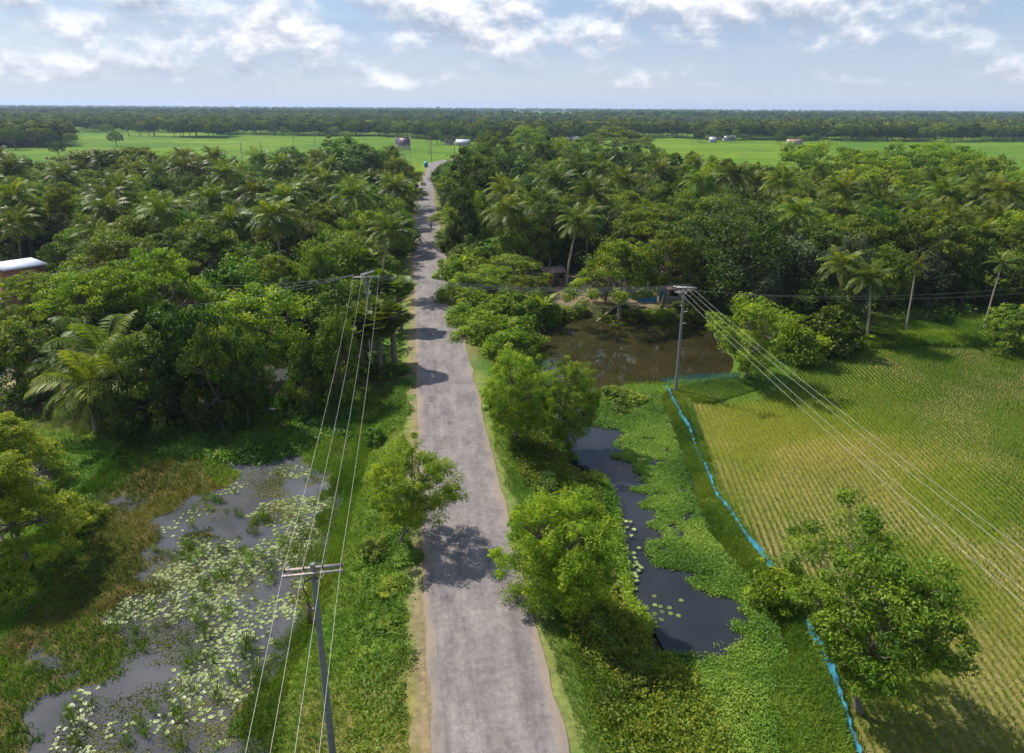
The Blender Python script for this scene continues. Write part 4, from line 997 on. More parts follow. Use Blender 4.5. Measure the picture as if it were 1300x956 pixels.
pA, tipsA, zA = pole('power_pole', x1, y1 + .15, 8.62, rz1, 'nearest concrete power pole with a double crossarm, standing by the lily marsh', extra=near_extra, arm=2.25)
def mid_extra(root, h):
    for k_, (dy, dz) in enumerate([(-.2, .12), (.2, .12)]):
        me = build('crossarm', [box(.12, dy, h + dz, .07, 1.9, .08, rz=-.7)], [STEEL]); link('crossarm', me, root)
    for k_ in range(6):
        q_ = -1 + .4 * k_; link('insulator', build('insulator', insulator(.12 + q_ * .5, q_ * .75, h + .15), [PORC]), root)
pB, tipsB, zB = pole('power_pole', x2, y2, 9.45, rz1, 'middle power pole rising from the left grove where the wires cross', arm=2.6, double=False, extra=mid_extra)
def right_extra(root, h):
    link('step_bracket', build('step_bracket', [box(.35, 0, h - 2.35, .6, .05, .05), box(.28, 0, h - 3.5, .5, .05, .05), box(-.25, 0, h - 1.65, .4, .05, .05)], [STEEL]), root)
    for sg in (-1, 1): link('crossarm', build('crossarm', [box(0, sg * .2, h + .05, .08, 1.9, .08, rz=.9)], [STEEL]), root)
    for k_ in range(4):
        q_ = -.8 + .53 * k_; link('insulator', build('insulator', insulator(-q_ * .75, q_ * .6, h + .1), [PORC]), root)
pC, tipsC, zC_ = pole('power_pole', x3, y3, 9.2, radians(32), 'right power pole standing on the corner between pond and paddy', arm=2.0, double=True, extra=right_extra, lean=(-.1, 0))
def wire(a_, b_, sag, mat, rad, label, group):
    a_ = np.array(a_); b_ = np.array(b_); t_ = np.linspace(0, 1, 28)[:, None]; P = a_ + (b_ - a_) * t_; P[:, 2] -= (4 * sag * t_ * (1 - t_)).ravel()
    c = P.mean(0); me = build('power_line', tubeparts(P - c, np.full(28, rad), 5), [mat], smooth=True)
    return tag(link('power_line', me, None, tuple(c)), label, 'power line', group)
rank = ['leftmost', 'second from left', 'third from left', 'rightmost']
for i in range(4):
    wire(tipsA[i], tipsB[i], .9, WIRE, .0062, f'{rank[i]} of four pale wires from near pole to middle pole', 'wires between near and middle pole')
    d = np.array(tipsA[i]) - np.array(tipsB[i]); wire(tipsA[i], np.array(tipsA[i]) + d * 1.0 + [0, 0, -.3], .9, WIRE, .0062, f'{rank[i]} of four wires leaving the near pole towards the viewer', 'wires leaving the near pole')
for i in range(4):
    wire(tipsB[i], np.array(tipsC[i]) + [0, 0, .1 * i], .8, WIRED, .013, f'cable from middle pole to right pole, {["lowest","second lowest","second highest","highest"][i]} of four', 'cables crossing the road')
xo, yo = G(1300, 770, 6.5)
ends = [G(1300, 806, 7), G(1300, 788, 7), G(1300, 748, 7), G(1300, 733, 7)]
for i in range(4):
    e0 = np.array([*ends[i], 7.0]); a0 = np.array(tipsC[i]); dd = e0 - a0; e1 = a0 + dd * 1.6; e1[2] = 8.8
    wire(a0, e1, .9, WIRE, .0062, f'wire from the right pole over the paddy, {["lowest","second lowest","second highest","highest"][i]} of four', 'wires over the paddy')
for i, (pa, pb_) in enumerate([((260, 372), (448, 354)), ((230, 388), (452, 358)), ((250, 362), (445, 350))]):
    xa, ya = G(*pa, 7.5); wire(tipsB[0], (xa, ya, 7.5), .4, WIRED, .013, f'{["upper","lower","middle"][i]} thin cable running left from the middle pole into the grove', 'cables going left')
for i, (b0, b1) in enumerate([(388, 365), (396, 372)]):
    xa, ya = G(960, b0, 7); xb, yb = G(1300, b1, 7); wire(tipsC[i], (xb, yb, 7), .8, WIRED, .012, f'{["upper","lower"][i]} thin cable in front of the dark trees at right', 'thin cables at right')

# ------------------------------------------------------------------ blue nets
m, nt, out = newmat('fishing_net_blue'); lk = nt.links.new
tc = N(nt, 'ShaderNodeTexCoord'); no = N(nt, 'ShaderNodeTexNoise'); no.inputs['Scale'].default_value = 1.3; no.inputs['Detail'].default_value = 5; lk(tc.outputs['Object'], no.inputs[0])
b = N(nt, 'ShaderNodeBsdfPrincipled'); lk(ramp(nt, no.outputs[0], [(.35, (.02, .13, .21)), (.65, (.035, .26, .38))]), b.inputs['Base Color']); b.inputs['Roughness'].default_value = .6
tr = N(nt, 'ShaderNodeBsdfTransparent'); mx = N(nt, 'ShaderNodeMixShader'); al = N(nt, 'ShaderNodeMapRange'); lk(no.outputs[0], al.inputs[0])
al.inputs[1].default_value = .36; al.inputs[2].default_value = .60; al.inputs[3].default_value = .5; al.inputs[4].default_value = .92
lk(al.outputs[0], mx.inputs[0]); lk(tr.outputs[0], mx.inputs[1]); lk(b.outputs[0], mx.inputs[2]); lk(mx.outputs[0], out.inputs[0]); NET = m
m2_, nt, out = newmat('fishing_net_teal'); lk = nt.links.new
b = N(nt, 'ShaderNodeBsdfPrincipled'); b.inputs['Base Color'].default_value = (.05, .26, .24, 1); b.inputs['Roughness'].default_value = .8
tr = N(nt, 'ShaderNodeBsdfTransparent'); mx = N(nt, 'ShaderNodeMixShader'); mx.inputs[0].default_value = .5
lk(tr.outputs[0], mx.inputs[1]); lk(b.outputs[0], mx.inputs[2]); lk(mx.outputs[0], out.inputs[0]); NETT = m2_
def net(name, pts, z, hgt, mat, label, seed, vary=.6, lean=.35):
    P = Gs(pts, z); L = np.concatenate([[0], np.cumsum(np.hypot(*np.diff(P, axis=0).T))]); s_ = np.arange(0, L[-1], .18)
    C = np.stack([np.interp(s_, L, P[:, 0]), np.interp(s_, L, P[:, 1])], 1); C[:, 0] += (fbm(s_, s_ * 0 + seed, 2.5, 3) - .5) * .25
    zz = hz(C[:, 0], C[:, 1]); T_ = unit(np.gradient(C, axis=0)); Nn = np.stack([T_[:, 1], -T_[:, 0]], 1); o0 = np.array([*C[0], zz[0]])
    hh = hgt * (1 - vary + vary * 2 * fbm(s_, s_ * 0 + seed + 5, 3.0, 3)); V_ = []; R = 4
    for i in range(len(C)):
        for j in range(R + 1):
            q_ = j / R; off = -lean * hh[i] * q_ + .05 * sin(s_[i] * 9 + j) ; V_.append((*(C[i] + Nn[i] * off), zz[i] - .02 + hh[i] * q_ - .02 * sin(s_[i] * 3)))
    V_ = np.array(V_); k_ = R + 1; a_ = (np.arange(len(C) - 1)[:, None] * k_ + np.arange(R)).ravel(); F_ = np.stack([a_, a_ + 1, a_ + k_ + 1, a_ + k_], 1)
    root = empty(name, tuple(o0)); link('net', build('net', [(V_ - o0, F_, 0, .5)], [mat], smooth=True), root)
    for i in range(0, len(C), 14):
        b_ = V_[i * k_] - o0; t_ = V_[i * k_ + R] - o0
        link('stake', build('stake', tubeparts([b_ + [0, 0, -.2], t_ + [0, 0, .18]], [.02, .015], 5), [WOOD]), root)
    tag(root, label, 'net fence'); return root
net('net_fence', [(845,490),(856,512),(873,545),(884,575),(894,592),(905,625),(927,655),(950,690),(978,730),(1000,760)], FZ, .42, NET, 'long bright blue net fence between the floating mat and the paddy', 4, .75)
net('net_fence', [(1022,790),(1032,815),(1044,842),(1056,868),(1075,915),(1092,960)], FZ, .42, NET, 'short blue net fence showing below the large dark green tree', 9, .7)
net('net_fence', [(842,489),(870,486),(905,484),(940,483)], FZ, .75, NETT, 'pale teal net fence at the foot of the right pole along the pond', 14, .2)
net('net_fence', [(893,398),(900,412),(912,436)], FZ, .8, NET, 'short teal blue net beyond the pond beside the huge rain tree', 24, .3)

# ------------------------------------------------------------------ buildings
def gable(w, d, h, rise, over=.3, m=0):
    V_ = np.array([[-w/2-over, -d/2-over, h], [w/2+over, -d/2-over, h], [w/2+over, 0, h+rise], [-w/2-over, 0, h+rise], [-w/2-over, d/2+over, h], [w/2+over, d/2+over, h]], float)
    V2 = V_ + [0, 0, .07]; V_ = np.vstack([V_, V2])
    F_ = np.array([(0,1,2,3),(3,2,5,4),(6,9,8,7),(9,10,11,8),(0,6,7,1),(4,5,11,10),(0,3,9,6),(3,4,10,9),(1,7,8,2),(2,8,11,5)]); return (V_, F_, m, .5)
def walls(w, d, h, rise, m=0):
    V_ = np.array([[-w/2,-d/2,-.3],[w/2,-d/2,-.3],[w/2,d/2,-.3],[-w/2,d/2,-.3],[-w/2,-d/2,h],[w/2,-d/2,h],[w/2,d/2,h],[-w/2,d/2,h],[-w/2,0,h+rise],[w/2,0,h+rise]], float)
    return [(V_, np.array([(0,1,5,4),(2,3,7,6),(1,2,6,5),(3,0,4,7)]), m, .5), (V_, np.array([(5,6,9),(7,4,8)]), m, .5)]
def ribs(w, d, h, rise, over, n, m=0):
    out_ = []
    for i in range(n):
        xx = -w/2 - over + (w + 2*over) * (i + .5) / n
        for sg in (-1, 1):
            out_ += tubeparts([[xx, sg * (d/2 + over), h + .09], [xx, 0, h + rise + .09]], [.035, .035], 4, m)
    return out_
def house(name, px, py, zr, w, d, h, rise, rz, wm, rm_, label, cat='house', flat=False, n=14, doors=True):
    x, y = G(px, py, zr); z = float(hz(np.array([x]), np.array([y]))[0]); root = empty(name, (x, y, z), rz)
    link('wall', build('wall', walls(w, d, h, 0 if flat else rise * .98), [wm]), root)
    if flat: link('roof', build('roof', [box(0, 0, h + .10, w + .5, d + .5, .18)], [rm_]), root)
    else: link('roof', build('roof', [gable(w, d, h, rise)] + (ribs(w, d, h, rise, .3, n) if n else []), [rm_]), root)
    if doors:
        dr = link('door', build('door', [box(w * .15, -d/2 - .02, 1.0, .9, .05, 2.0)], [WOOD]), root)
        for xx in (-w * .28, w * .36):
            wn = link('window', build('window', [box(xx, -d/2 - .02, 1.5, .9, .05, .9)], [DARK]), root)
            link('shutter', build('shutter', [box(xx - .5, -d/2 - .07, 1.5, .4, .04, .9)], [WOOD]), wn)
    tag(root, label, cat); return root
house('house', 22, 334, 6.0, 5.2, 4.4, 6.6, 0, radians(-38), WALLB, WHITE, 'brick house with a flat white roof among the trees at the left border', flat=True)
house('shed', 40, 384, 1.0, 9, 2.6, 2.2, .5, radians(-8), WALLG, RUSTTIN, 'long low grey shed with rusty roof seen under the left trees', 'shed')
house('shed', 108, 397, 1.0, 3, 2.4, 2.0, .5, radians(10), WALLG, WHITE, 'small pale shed glimpsed under the dark trees left of the light green tree', 'shed')
house('shack', 868, 366, 1.0, 5.0, 3.0, 2.0, .5, radians(-6), WALLG, RUSTTIN, 'low shack behind the pond with blue sheets on its front', 'shack')
house('shack', 752, 352, 1.2, 4.2, 3.2, 2.0, .9, radians(48), WALLG, RUSTTIN, 'pinkish grey roofed shack in the yard hung with blue tarpaulin', 'shack')
house('hut', 700, 345, 1.0, 3.2, 2.6, 1.9, .6, radians(15), WALLB, RUSTTIN, 'small reddish hut in the shade left of the yard', 'hut')
house('house', 835, 318, 3.0, 7, 5, 2.6, 1.3, radians(30), WALLG, RUSTTIN, 'house with brown roof hidden between the pond side crowns')
def tarp(px, py, z, w, h, rz, mat, label, seed=0):
    x, y = G(px, py, z); zz = float(hz(np.array([x]), np.array([y]))[0]); r = np.random.default_rng(seed); nx_ = 9; ny_ = 6
    u_ = np.linspace(-.5, .5, nx_); v2 = np.linspace(0, 1, ny_); V_ = np.array([(a_ * w, .15 * sin(a_ * 9 + b2 * 3) + .25 * (1 - b2), max(0.02, b2 * h)) for b2 in v2 for a_ in u_]); V_ += r.normal(size=V_.shape) * .03
    ia = (np.arange(ny_ - 1)[:, None] * nx_ + np.arange(nx_ - 1)).ravel(); F_ = np.stack([ia, ia + 1, ia + nx_ + 1, ia + nx_], 1)
    root = empty('tarpaulin', (x, y, zz), rz); link('sheet', build('sheet', [(V_, F_, 0, .5)], [mat], smooth=True), root)
    for sg in (-1, 1): link('prop_pole', build('prop_pole', tubeparts([[sg * w * .5, 0, -.1], [sg * w * .5, 0, h + .1]], [.03, .03], 5), [WOOD]), root)
    tag(root, label, 'tarpaulin')
tarp(822, 378, 0, 2.6, 1.1, 0, BLUE, 'wide low blue tarpaulin at the far bank of the pond', 1)
tarp(846, 372, .5, 1.8, 2.0, .2, BLUE, 'upright blue tarpaulin left of the right pole top', 2)
tarp(743, 354, .6, 2.4, 2.0, .9, BLUE, 'pale blue tarpaulin hanging beside the yard shack', 3)
tarp(759, 364, .0, 1.6, .9, 0, BLUE, 'blue tarpaulin folded below the yard shack', 4)
tarp(693, 363, .0, 1.7, .8, .1, TEAL, 'teal sheet lying in the yard left of the palm', 5)
# leaning dead trunk over the pond
xa, ya = G(755, 408, WZ); xb, yb = G(800, 374, 1.0); xc, yc = G(822, 352, 3.5)
Pd = np.array([[0, 0, -.3], [(xb - xa) * .5, (yb - ya) * .5, 1.2], [xb - xa, yb - ya, 2.4], [xc - xa, yc - ya, 4.6]])
tag(link('leaning_trunk', build('leaning_trunk', tubeparts(Pd, [.16, .14, .11, .05], 7) + tubeparts([Pd[2], Pd[2] + [-.8, .4, 1.0], Pd[2] + [-1.0, .6, 1.8]], [.06, .04, .02], 5), [BARKP], smooth=True), None, (xa, ya, WZ)),
    'bare leaning trunk dipping into the far edge of the pond', 'dead tree')
T('youngcoco',770,352,3.2,75,'drooping bright palm beside the leaning trunk at the pond','palm')
xq, yq = G(668, 372, .6)
tag(link('dead_trunk', build('dead_trunk', tubeparts([[0, 0, -.2], [.15, 0, 1.2], [.0, 0, 2.2], [-.6, .1, 3.0]], [.2, .16, .12, .05], 7), [BARK], smooth=True), None, (*G(690, 398, -1), -1.2)), 'dark bent stump on the near left pond bank', 'dead tree')

# billboard beside the bend
xb, yb = G(512, 200, 3); rb = empty('billboard', (xb, yb, -1.1), radians(-25))
m, nt, out = newmat('billboard_print'); lk = nt.links.new
tc = N(nt, 'ShaderNodeTexCoord'); sp_ = N(nt, 'ShaderNodeSeparateXYZ'); lk(tc.outputs['Object'], sp_.inputs[0])
no = N(nt, 'ShaderNodeTexNoise'); no.inputs['Scale'].default_value = .35; lk(tc.outputs['Object'], no.inputs[0])
ad = N(nt, 'ShaderNodeMath', operation='MULTIPLY_ADD'); lk(no.outputs[0], ad.inputs[0]); ad.inputs[1].default_value = 3; lk(sp_.outputs[2], ad.inputs[2])
mr = N(nt, 'ShaderNodeMapRange'); lk(ad.outputs[0], mr.inputs[0]); mr.inputs[1].default_value = 3; mr.inputs[2].default_value = 14.5
b = N(nt, 'ShaderNodeBsdfPrincipled'); b.inputs['Roughness'].default_value = .5
lk(ramp(nt, mr.outputs[0], [(0, (.12, .12, .13)), (.45, (.50, .50, .54)), (.62, (.42, .40, .47)), (.75, (.10, .06, .10)), (1, (.07, .045, .07))]), b.inputs['Base Color']); lk(b.outputs[0], out.inputs[0])
link('panel', build('panel', [box(0, 0, 9.9, 7.6, .25, 5.2)], [m]), rb)
link('backing_frame', build('backing_frame', [box(0, .3, 7.4, 7.8, .2, .25), box(0, .3, 12.4, 7.8, .2, .25), box(-3.8, .3, 9.8, .2, .2, 6.4), box(3.8, .3, 9.8, .2, .2, 6.4)], [STEEL]), rb)
for xx in (-3.5, 0, 3.5): link('post', build('post', tubeparts([[xx, .5, -.5], [xx, .5, 12.4]], [.2, .18], 8), [STEEL]), rb)
tag(rb, 'tall billboard with purple and white print at the road bend', 'billboard')
# teal booth and far poles
xb, yb = G(541, 212, 0); z_ = float(hz(np.array([xb]), np.array([yb]))[0]); rb = empty('roadside_booth', (xb, yb, z_), 0)
rb.scale = (.65, .65, .75); link('wall', build('wall', walls(2.4, 2.0, 2.4, .5), [TEAL]), rb); link('roof', build('roof', [gable(2.4, 2, 2.4, .6)], [TEAL]), rb); link('door', build('door', [box(0, -1.03, 1.0, .9, .05, 1.9)], [DARK]), rb)
tag(rb, 'small teal booth beside the road bend', 'booth')
for i, (px, py) in enumerate([(548, 208), (577, 196), (545, 196), (200/1 if False else 308, 208), (333, 207), (373, 186), (400, 186)]):
    x, y = G(px, py, -1); root = empty('distant_power_pole', (x, y, -1.2), .3)
    link('post', build('post', tubeparts([[0, 0, -.3], [0, 0, 10]], [.2, .14], 6), [CONC]), root); link('crossarm', build('crossarm', [box(0, 0, 9.5, 2.6, .14, .14)], [STEEL]), root)
    tag(root, 'distant power pole standing in the green field beyond the groves', 'power pole', 'poles in the far field')
# farm houses at the far wood edge
fh = [(588,176,12,7,'far white roofed house at the field edge right of the road'),(570,175,7,5,'small pale far house beside the white roofed one'),(728,172,11,8,'far white roofed house showing between skyline trees'),
 (926,171,12,8,'far house with bright white roof beyond the right field'),(1008,176,14,6,'far low dark roofed house beyond the right field'),(870,158,9,6,'far tiny white house left of the bright roofed one'),
 (882,155,10,5,'far tiny house with long pale roof behind the row of trees'),(905,173,6,5,'far small hut beside the bright roofed house'),(1204,150,14,9,'very distant pale house at the far right'),(720,187,8,5,'grey roofed house just behind the skyline trees')]
for px, py, w_, d_, l in fh:
    house('farmhouse', px, py + 1, 3.0 if py < 180 else 1, w_ * .8, d_ * .8, 2.2, 2.1, radians(12 * sin(px)), WALLG, TEAL if False else (TIN if 'bright' in l else RUSTTIN if 'dark' in l or 'grey' in l else DULL), l, 'house', n=0, doors=False)
# horizon structures
def far_at(px, dist): return ((px - 650) / F * (dist * cos(PITCH) + 8), dist)
x, y = far_at(554, 3000); root = empty('distant_tower_block', (x, y, -1.2), .2)
link('wall', build('wall', [box(0, 0, 11, 17, 12, 24)], [WALLG]), root); link('roof', build('roof', [box(0, 0, 23.3, 18, 13, .6), box(4, 0, 25, 5, 5, 3)], [WALLG]), root)
for k_ in range(5):
    link('window', build('window', [box(0, -6.05, 3.5 + 4.2 * k_, 14, .12, 1.8)], [DARK]), root)
tag(root, 'tiny tower block standing alone on the horizon', 'tower block')
for i, (px, h_, l) in enumerate([(295, 36, 'thin far mast on the left horizon'), (878, 38, 'thin far mast, left of the three on the right horizon'), (907, 38, 'middle far mast on the right horizon'), (967, 44, 'tallest far mast with a thicker base on the right horizon')]):
    x, y = far_at(px, 3200); root = empty('radio_mast', (x, y, -1.2)); pr = []
    for sx_, sy_ in ((-1, -1), (1, -1), (1, 1), (-1, 1)): pr += tubeparts([[sx_ * 2.2, sy_ * 2.2, 0], [sx_ * .5, sy_ * .5, h_]], [.35, .25], 4)
    for q_ in range(9):
        z0 = h_ * q_ / 9; w0 = 2.2 - 1.7 * q_ / 9; pr += tubeparts([[-w0, -w0, z0], [w0 * .8, -w0 * .8, z0 + h_ / 9]], [.15, .15], 4)
    link('lattice', build('lattice', pr, [STEEL]), root); link('antenna', build('antenna', tubeparts([[0, 0, h_ - 1], [0, 0, h_ + 5]], [.3, .12], 5), [RUSTTIN]), root); tag(root, l, 'mast')

# ------------------------------------------------------------------ motorcycle and rider
def skinned(name, J, E, R, mat, parent=None):
    me = bpy.data.meshes.new(name); me.from_pydata(J, E, []); o = link(name, me, parent)
    sm = o.modifiers.new('skin', 'SKIN'); ss = me.skin_vertices[0].data if me.skin_vertices else None
    if ss is None:
        bpy.context.view_layer.objects.active = o; me.skin_vertices
    for i, rr in enumerate(R): me.skin_vertices[0].data[i].radius = (rr, rr)
    me.skin_vertices[0].data[0].use_root = True
    su = o.modifiers.new('sub', 'SUBSURF'); su.levels = su.render_levels = 2; me.materials.append(mat); return o
xm, ym = G(547, 290, .1); zr = .05
bike = empty('motorcycle', (xm, ym, zr), radians(4))
def wheel(yc):
    w = link('wheel', build('wheel', tubeparts([[-.04, yc, .3], [.04, yc, .3]], [.22, .22], 20), [CHROME]), bike)
    a_ = np.linspace(0, 2 * pi, 25); P = np.stack([a_ * 0, yc + .27 * np.cos(a_), .3 + .27 * np.sin(a_)], 1); link('tyre', build('tyre', tubeparts(P, [.05] * 25, 8), [RUBBER], smooth=True), w)
wheel(.65); wheel(-.65)
link('fuel_tank', build('fuel_tank', tubeparts([[0, -.05, .82], [0, .12, .88], [0, .32, .86], [0, .42, .8]], [.08, .15, .15, .06], 12), [RUSTTIN], smooth=True), bike)
link('seat', build('seat', tubeparts([[0, -.1, .82], [0, -.4, .84], [0, -.72, .88]], [.1, .13, .08], 10), [RUBBER], smooth=True), bike)
link('engine', build('engine', [box(0, .05, .45, .26, .36, .32)] + tubeparts([[.16, .1, .35], [.18, -.3, .3], [.18, -.75, .38]], [.035, .045, .05], 8), [CHROME]), bike)
link('frame', build('frame', tubeparts([[0, .42, .85], [0, .1, .3], [0, -.35, .32], [0, -.65, .3]], [.03] * 4, 6) + tubeparts([[0, .4, .8], [0, -.7, .75]], [.03, .03], 6), [DARK]), bike)
for sg in (-1, 1): link('fork', build('fork', tubeparts([[sg * .08, .65, .3], [sg * .08, .45, .95]], [.025, .025], 6), [CHROME]), bike)
link('handlebar', build('handlebar', tubeparts([[-.36, .3, 1.02], [-.2, .42, 1.0], [.2, .42, 1.0], [.36, .3, 1.02]], [.018] * 4, 6), [CHROME]), bike)
link('headlight', build('headlight', tubeparts([[0, .48, .92], [0, .6, .92], [0, .62, .92]], [.06, .09, .07], 12), [WHITE]), bike)
tag(bike, 'motorcycle riding on the road beside the tallest roadside tree', 'motorcycle')
J = [(0,-.2,.92),(0,-.17,1.15),(0,-.1,1.38),(0,-.07,1.5),(0,-.03,1.66),(0,-.02,1.76),
     (.17,-.1,1.40),(.24,.1,1.18),(.3,.3,1.05),(-.17,-.1,1.40),(-.24,.1,1.18),(-.3,.3,1.05),
     (.12,-.15,.88),(.2,.22,.78),(.2,.1,.42),(.2,.22,.36),(-.12,-.15,.88),(-.2,.22,.78),(-.2,.1,.42),(-.2,.22,.36)]
E = [(0,1),(1,2),(2,3),(3,4),(4,5),(2,6),(6,7),(7,8),(2,9),(9,10),(10,11),(0,12),(12,13),(13,14),(14,15),(0,16),(16,17),(17,18),(18,19)]
R = [.14,.14,.15,.06,.10,.08,.07,.045,.035,.07,.045,.035,.1,.075,.05,.04,.1,.075,.05,.04]
try:
    bod = skinned('person', J, E, R, SHIRT)
    bod.location = (xm, ym, zr); bod.rotation_euler = (0, 0, radians(4)); tag(bod, 'rider in a pale shirt sitting on the motorcycle', 'person')
    hr = link('hair', build('hair', tubeparts([[0, -.05, 1.66], [0, -.05, 1.75], [0, -.04, 1.83], [0, -.03, 1.86]], [.09, .115, .08, .02], 12), [HAIR], smooth=True), bod)
    tr_ = link('trousers', build('trousers', tubeparts([[.12, -.18, .9], [.2, .2, .8], [.2, .1, .48]], [.12, .095, .07], 8) + tubeparts([[-.12, -.18, .9], [-.2, .2, .8], [-.2, .1, .48]], [.12, .095, .07], 8), [PANTS], smooth=True), bod)
except Exception as ex: print('person failed', ex)
# cycle van with load farther along the road
xv, yv = G(535, 252, .3); van = empty('cycle_van', (xv, yv, .05), radians(6))
link('cargo_bed', build('cargo_bed', [box(0, -.6, .62, 1.1, 1.7, .07), box(.53, -.6, .75, .04, 1.7, .2), box(-.53, -.6, .75, .04, 1.7, .2)], [WOOD]), van)
link('load', build('load', tubeparts([[-.4, -.6, .95], [.4, -.6, .95]], [.32, .3], 10) + tubeparts([[-.3, -1.1, .9], [.42, -1.05, .9]], [.24, .24], 10), [SHIRT], smooth=True), van)
for xx, yy in ((.55, -.7), (-.55, -.7), (0, 1.15)):
    a_ = np.linspace(0, 2 * pi, 21); P = np.stack([a_ * 0 + xx, yy + .32 * np.cos(a_), .34 + .32 * np.sin(a_)], 1); link('wheel', build('wheel', tubeparts(P, [.025] * 21, 6), [RUBBER]), van)
link('frame', build('frame', tubeparts([[0, 1.15, .34], [0, .95, .95], [0, .2, .75], [0, .1, .5], [0, 1.0, .6]], [.025] * 5, 6) + tubeparts([[-.25, .9, 1.0], [.25, .9, 1.0]], [.02, .02], 6), [CHROME]), van)
link('saddle', build('saddle', [box(0, .22, .93, .2, .28, .08)], [RUBBER]), van)
tag(van, 'loaded cycle van standing in the farther shade of the road', 'cycle van')

# ------------------------------------------------------------------ far woods
def far_tree(seed, lm, n=150, H=11, R=5.5, leaf=(1.5, .95)):
    r = np.random.default_rng(seed); d = unit(r.normal(size=(n * 3, 3))); d = d[d[:, 2] > -.55][:n]; lob = unit(r.normal(size=(6, 3))); s_ = 1 - .3 * np.clip(d @ lob.T, 0, 1).max(1) ** 4 + np.clip(r.normal(size=len(d)), -1, 1) * .05
    C = d * s_[:, None] * [R, R, H * .42] * (r.uniform(.5, 1, len(d)) ** .35)[:, None] + [0, 0, H * .56]; Nn = unit(d + r.normal(size=d.shape) * .45 + [0, 0, .3]); z_ = r.uniform(.6, 1.3, len(d))
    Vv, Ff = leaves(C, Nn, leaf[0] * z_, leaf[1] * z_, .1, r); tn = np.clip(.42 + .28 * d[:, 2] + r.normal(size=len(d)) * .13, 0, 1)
    return Vv, Ff, tn
FT = []
for i in range(6):
    lm = ['far', 'farlight', 'far', 'far', 'farlight', 'far'][i]
    Vv, Ff, tn = far_tree(200 + i, lm, 480, H=13, R=6.8, leaf=(1.2, .75)); FT.append(build('far_tree', [(Vv, Ff, 0, tn)] + tubeparts([[0, 0, -.5], [0, 0, 5], [0, 0, 9.5]], [.3, .25, .12], 6, 1) + [p_ for a_ in range(14) for p_ in tubeparts([[0, 0, 3.2 + .3 * a_], [4.6 * cos(a_ * 2.4), 4.6 * sin(a_ * 2.4), 4.4 + .42 * a_]], [.14, .06], 4, 1)], [LM[lm], BARK]))
def wood_front(px, side):
    # distance of the front of the far wood for a direction
    return
frontL = [(0,190,),(60,189),(90,187)]
edge_px = [(-150,189),(0,189),(84,187),(86,172),(200,174),(285,176),(300,171),(420,174),(470,173),(515,176),(600,181),(700,182),(840,175),(905,178),(1000,179),(1100,180),(1180,181),(1300,180),(1500,182)]
exs = np.array([G(a_, b_, -1.2) for a_, b_ in edge_px]); eang = exs[:, 0] / exs[:, 1]; edist = exs[:, 1]
clear_ = [Gs([(800,170),(905,172),(905,160),(820,158)], -1), Gs([(560,148),(700,150),(740,152),(740,147),(560,146)], -1), Gs([(80,172),(280,172),(280,168),(84,168)], -1), Gs([(270,147),(330,147),(330,145),(270,145)], -1), Gs([(640,147),(760,149),(770,144),(650,144)], -1)]
r = np.random.default_rng(77); cand = []; HT = []
for px, py, w_, d_, l in fh:
    bx, by = G(px, py + 1, 3.0 if py < 180 else 1)
    for q_ in range(4): cand_h = (bx + (-13, -9, 10, 14)[q_] + r.normal(), by + (-5, 7, 8, -3)[q_]); HT.append(cand_h) if py < 180 else None
# individual trees along the front of the far wood
n_ind = 0; k_try = 0
for x, y in HT:
    s_ = r.uniform(.45, .8); o = link('far_tree', FT[r.integers(6)], None, (x, y, -1.2), r.uniform(0, 6.3)); o.scale = (s_, s_, s_); cand.append((x, y)); tag(o, 'small tree growing close around a far farmhouse', 'tree', 'trees around the far farmhouses')
while n_ind < 250 and k_try < 6000:
    k_try += 1
    a_ = r.uniform(-.84, .84); D = np.interp(a_, eang, edist); y = D + abs(r.normal()) * 22 + 3; x = a_ * y
    if any(pip(c, np.array([x]), np.array([y]))[0] for c in clear_): continue
    if any((x - p) ** 2 + (y - q_) ** 2 < 20 for p, q_ in cand): continue
    cand.append((x, y)); s_ = r.uniform(.6, 1.25); o = link('far_tree', FT[r.integers(6)], None, (x, y, -1.2), r.uniform(0, 6.3)); o.scale = (s_ * r.uniform(.9, 1.3), s_ * r.uniform(.9, 1.3), s_)
    sd_ = 'left' if x < roadx(240) else 'right'
    tag(o, f'tree in the front row of the far wood beyond the {sd_} fields', 'tree', f'front trees of the far wood, {sd_} fields'); n_ind += 1
for (px, py, h_, l) in [(148,186,9,'round tree standing alone in the left far field'),(75,200,7,'small bush tree on the near side of the left far field'),(92,186,8,'small round tree next to the dark clump in the left far field'),
                        (62,187,10,'dark tree at the end of the clump in the left far field'),(20,190,12,'pale rounded tree in the left border far field clump')]:
    x, y = G(px, py, -1.2); o = link('field_tree', FT[len(l) % 6], None, (x, y, -1.2), px); o.scale = (h_ / 11,) * 3; tag(o, l, 'tree')
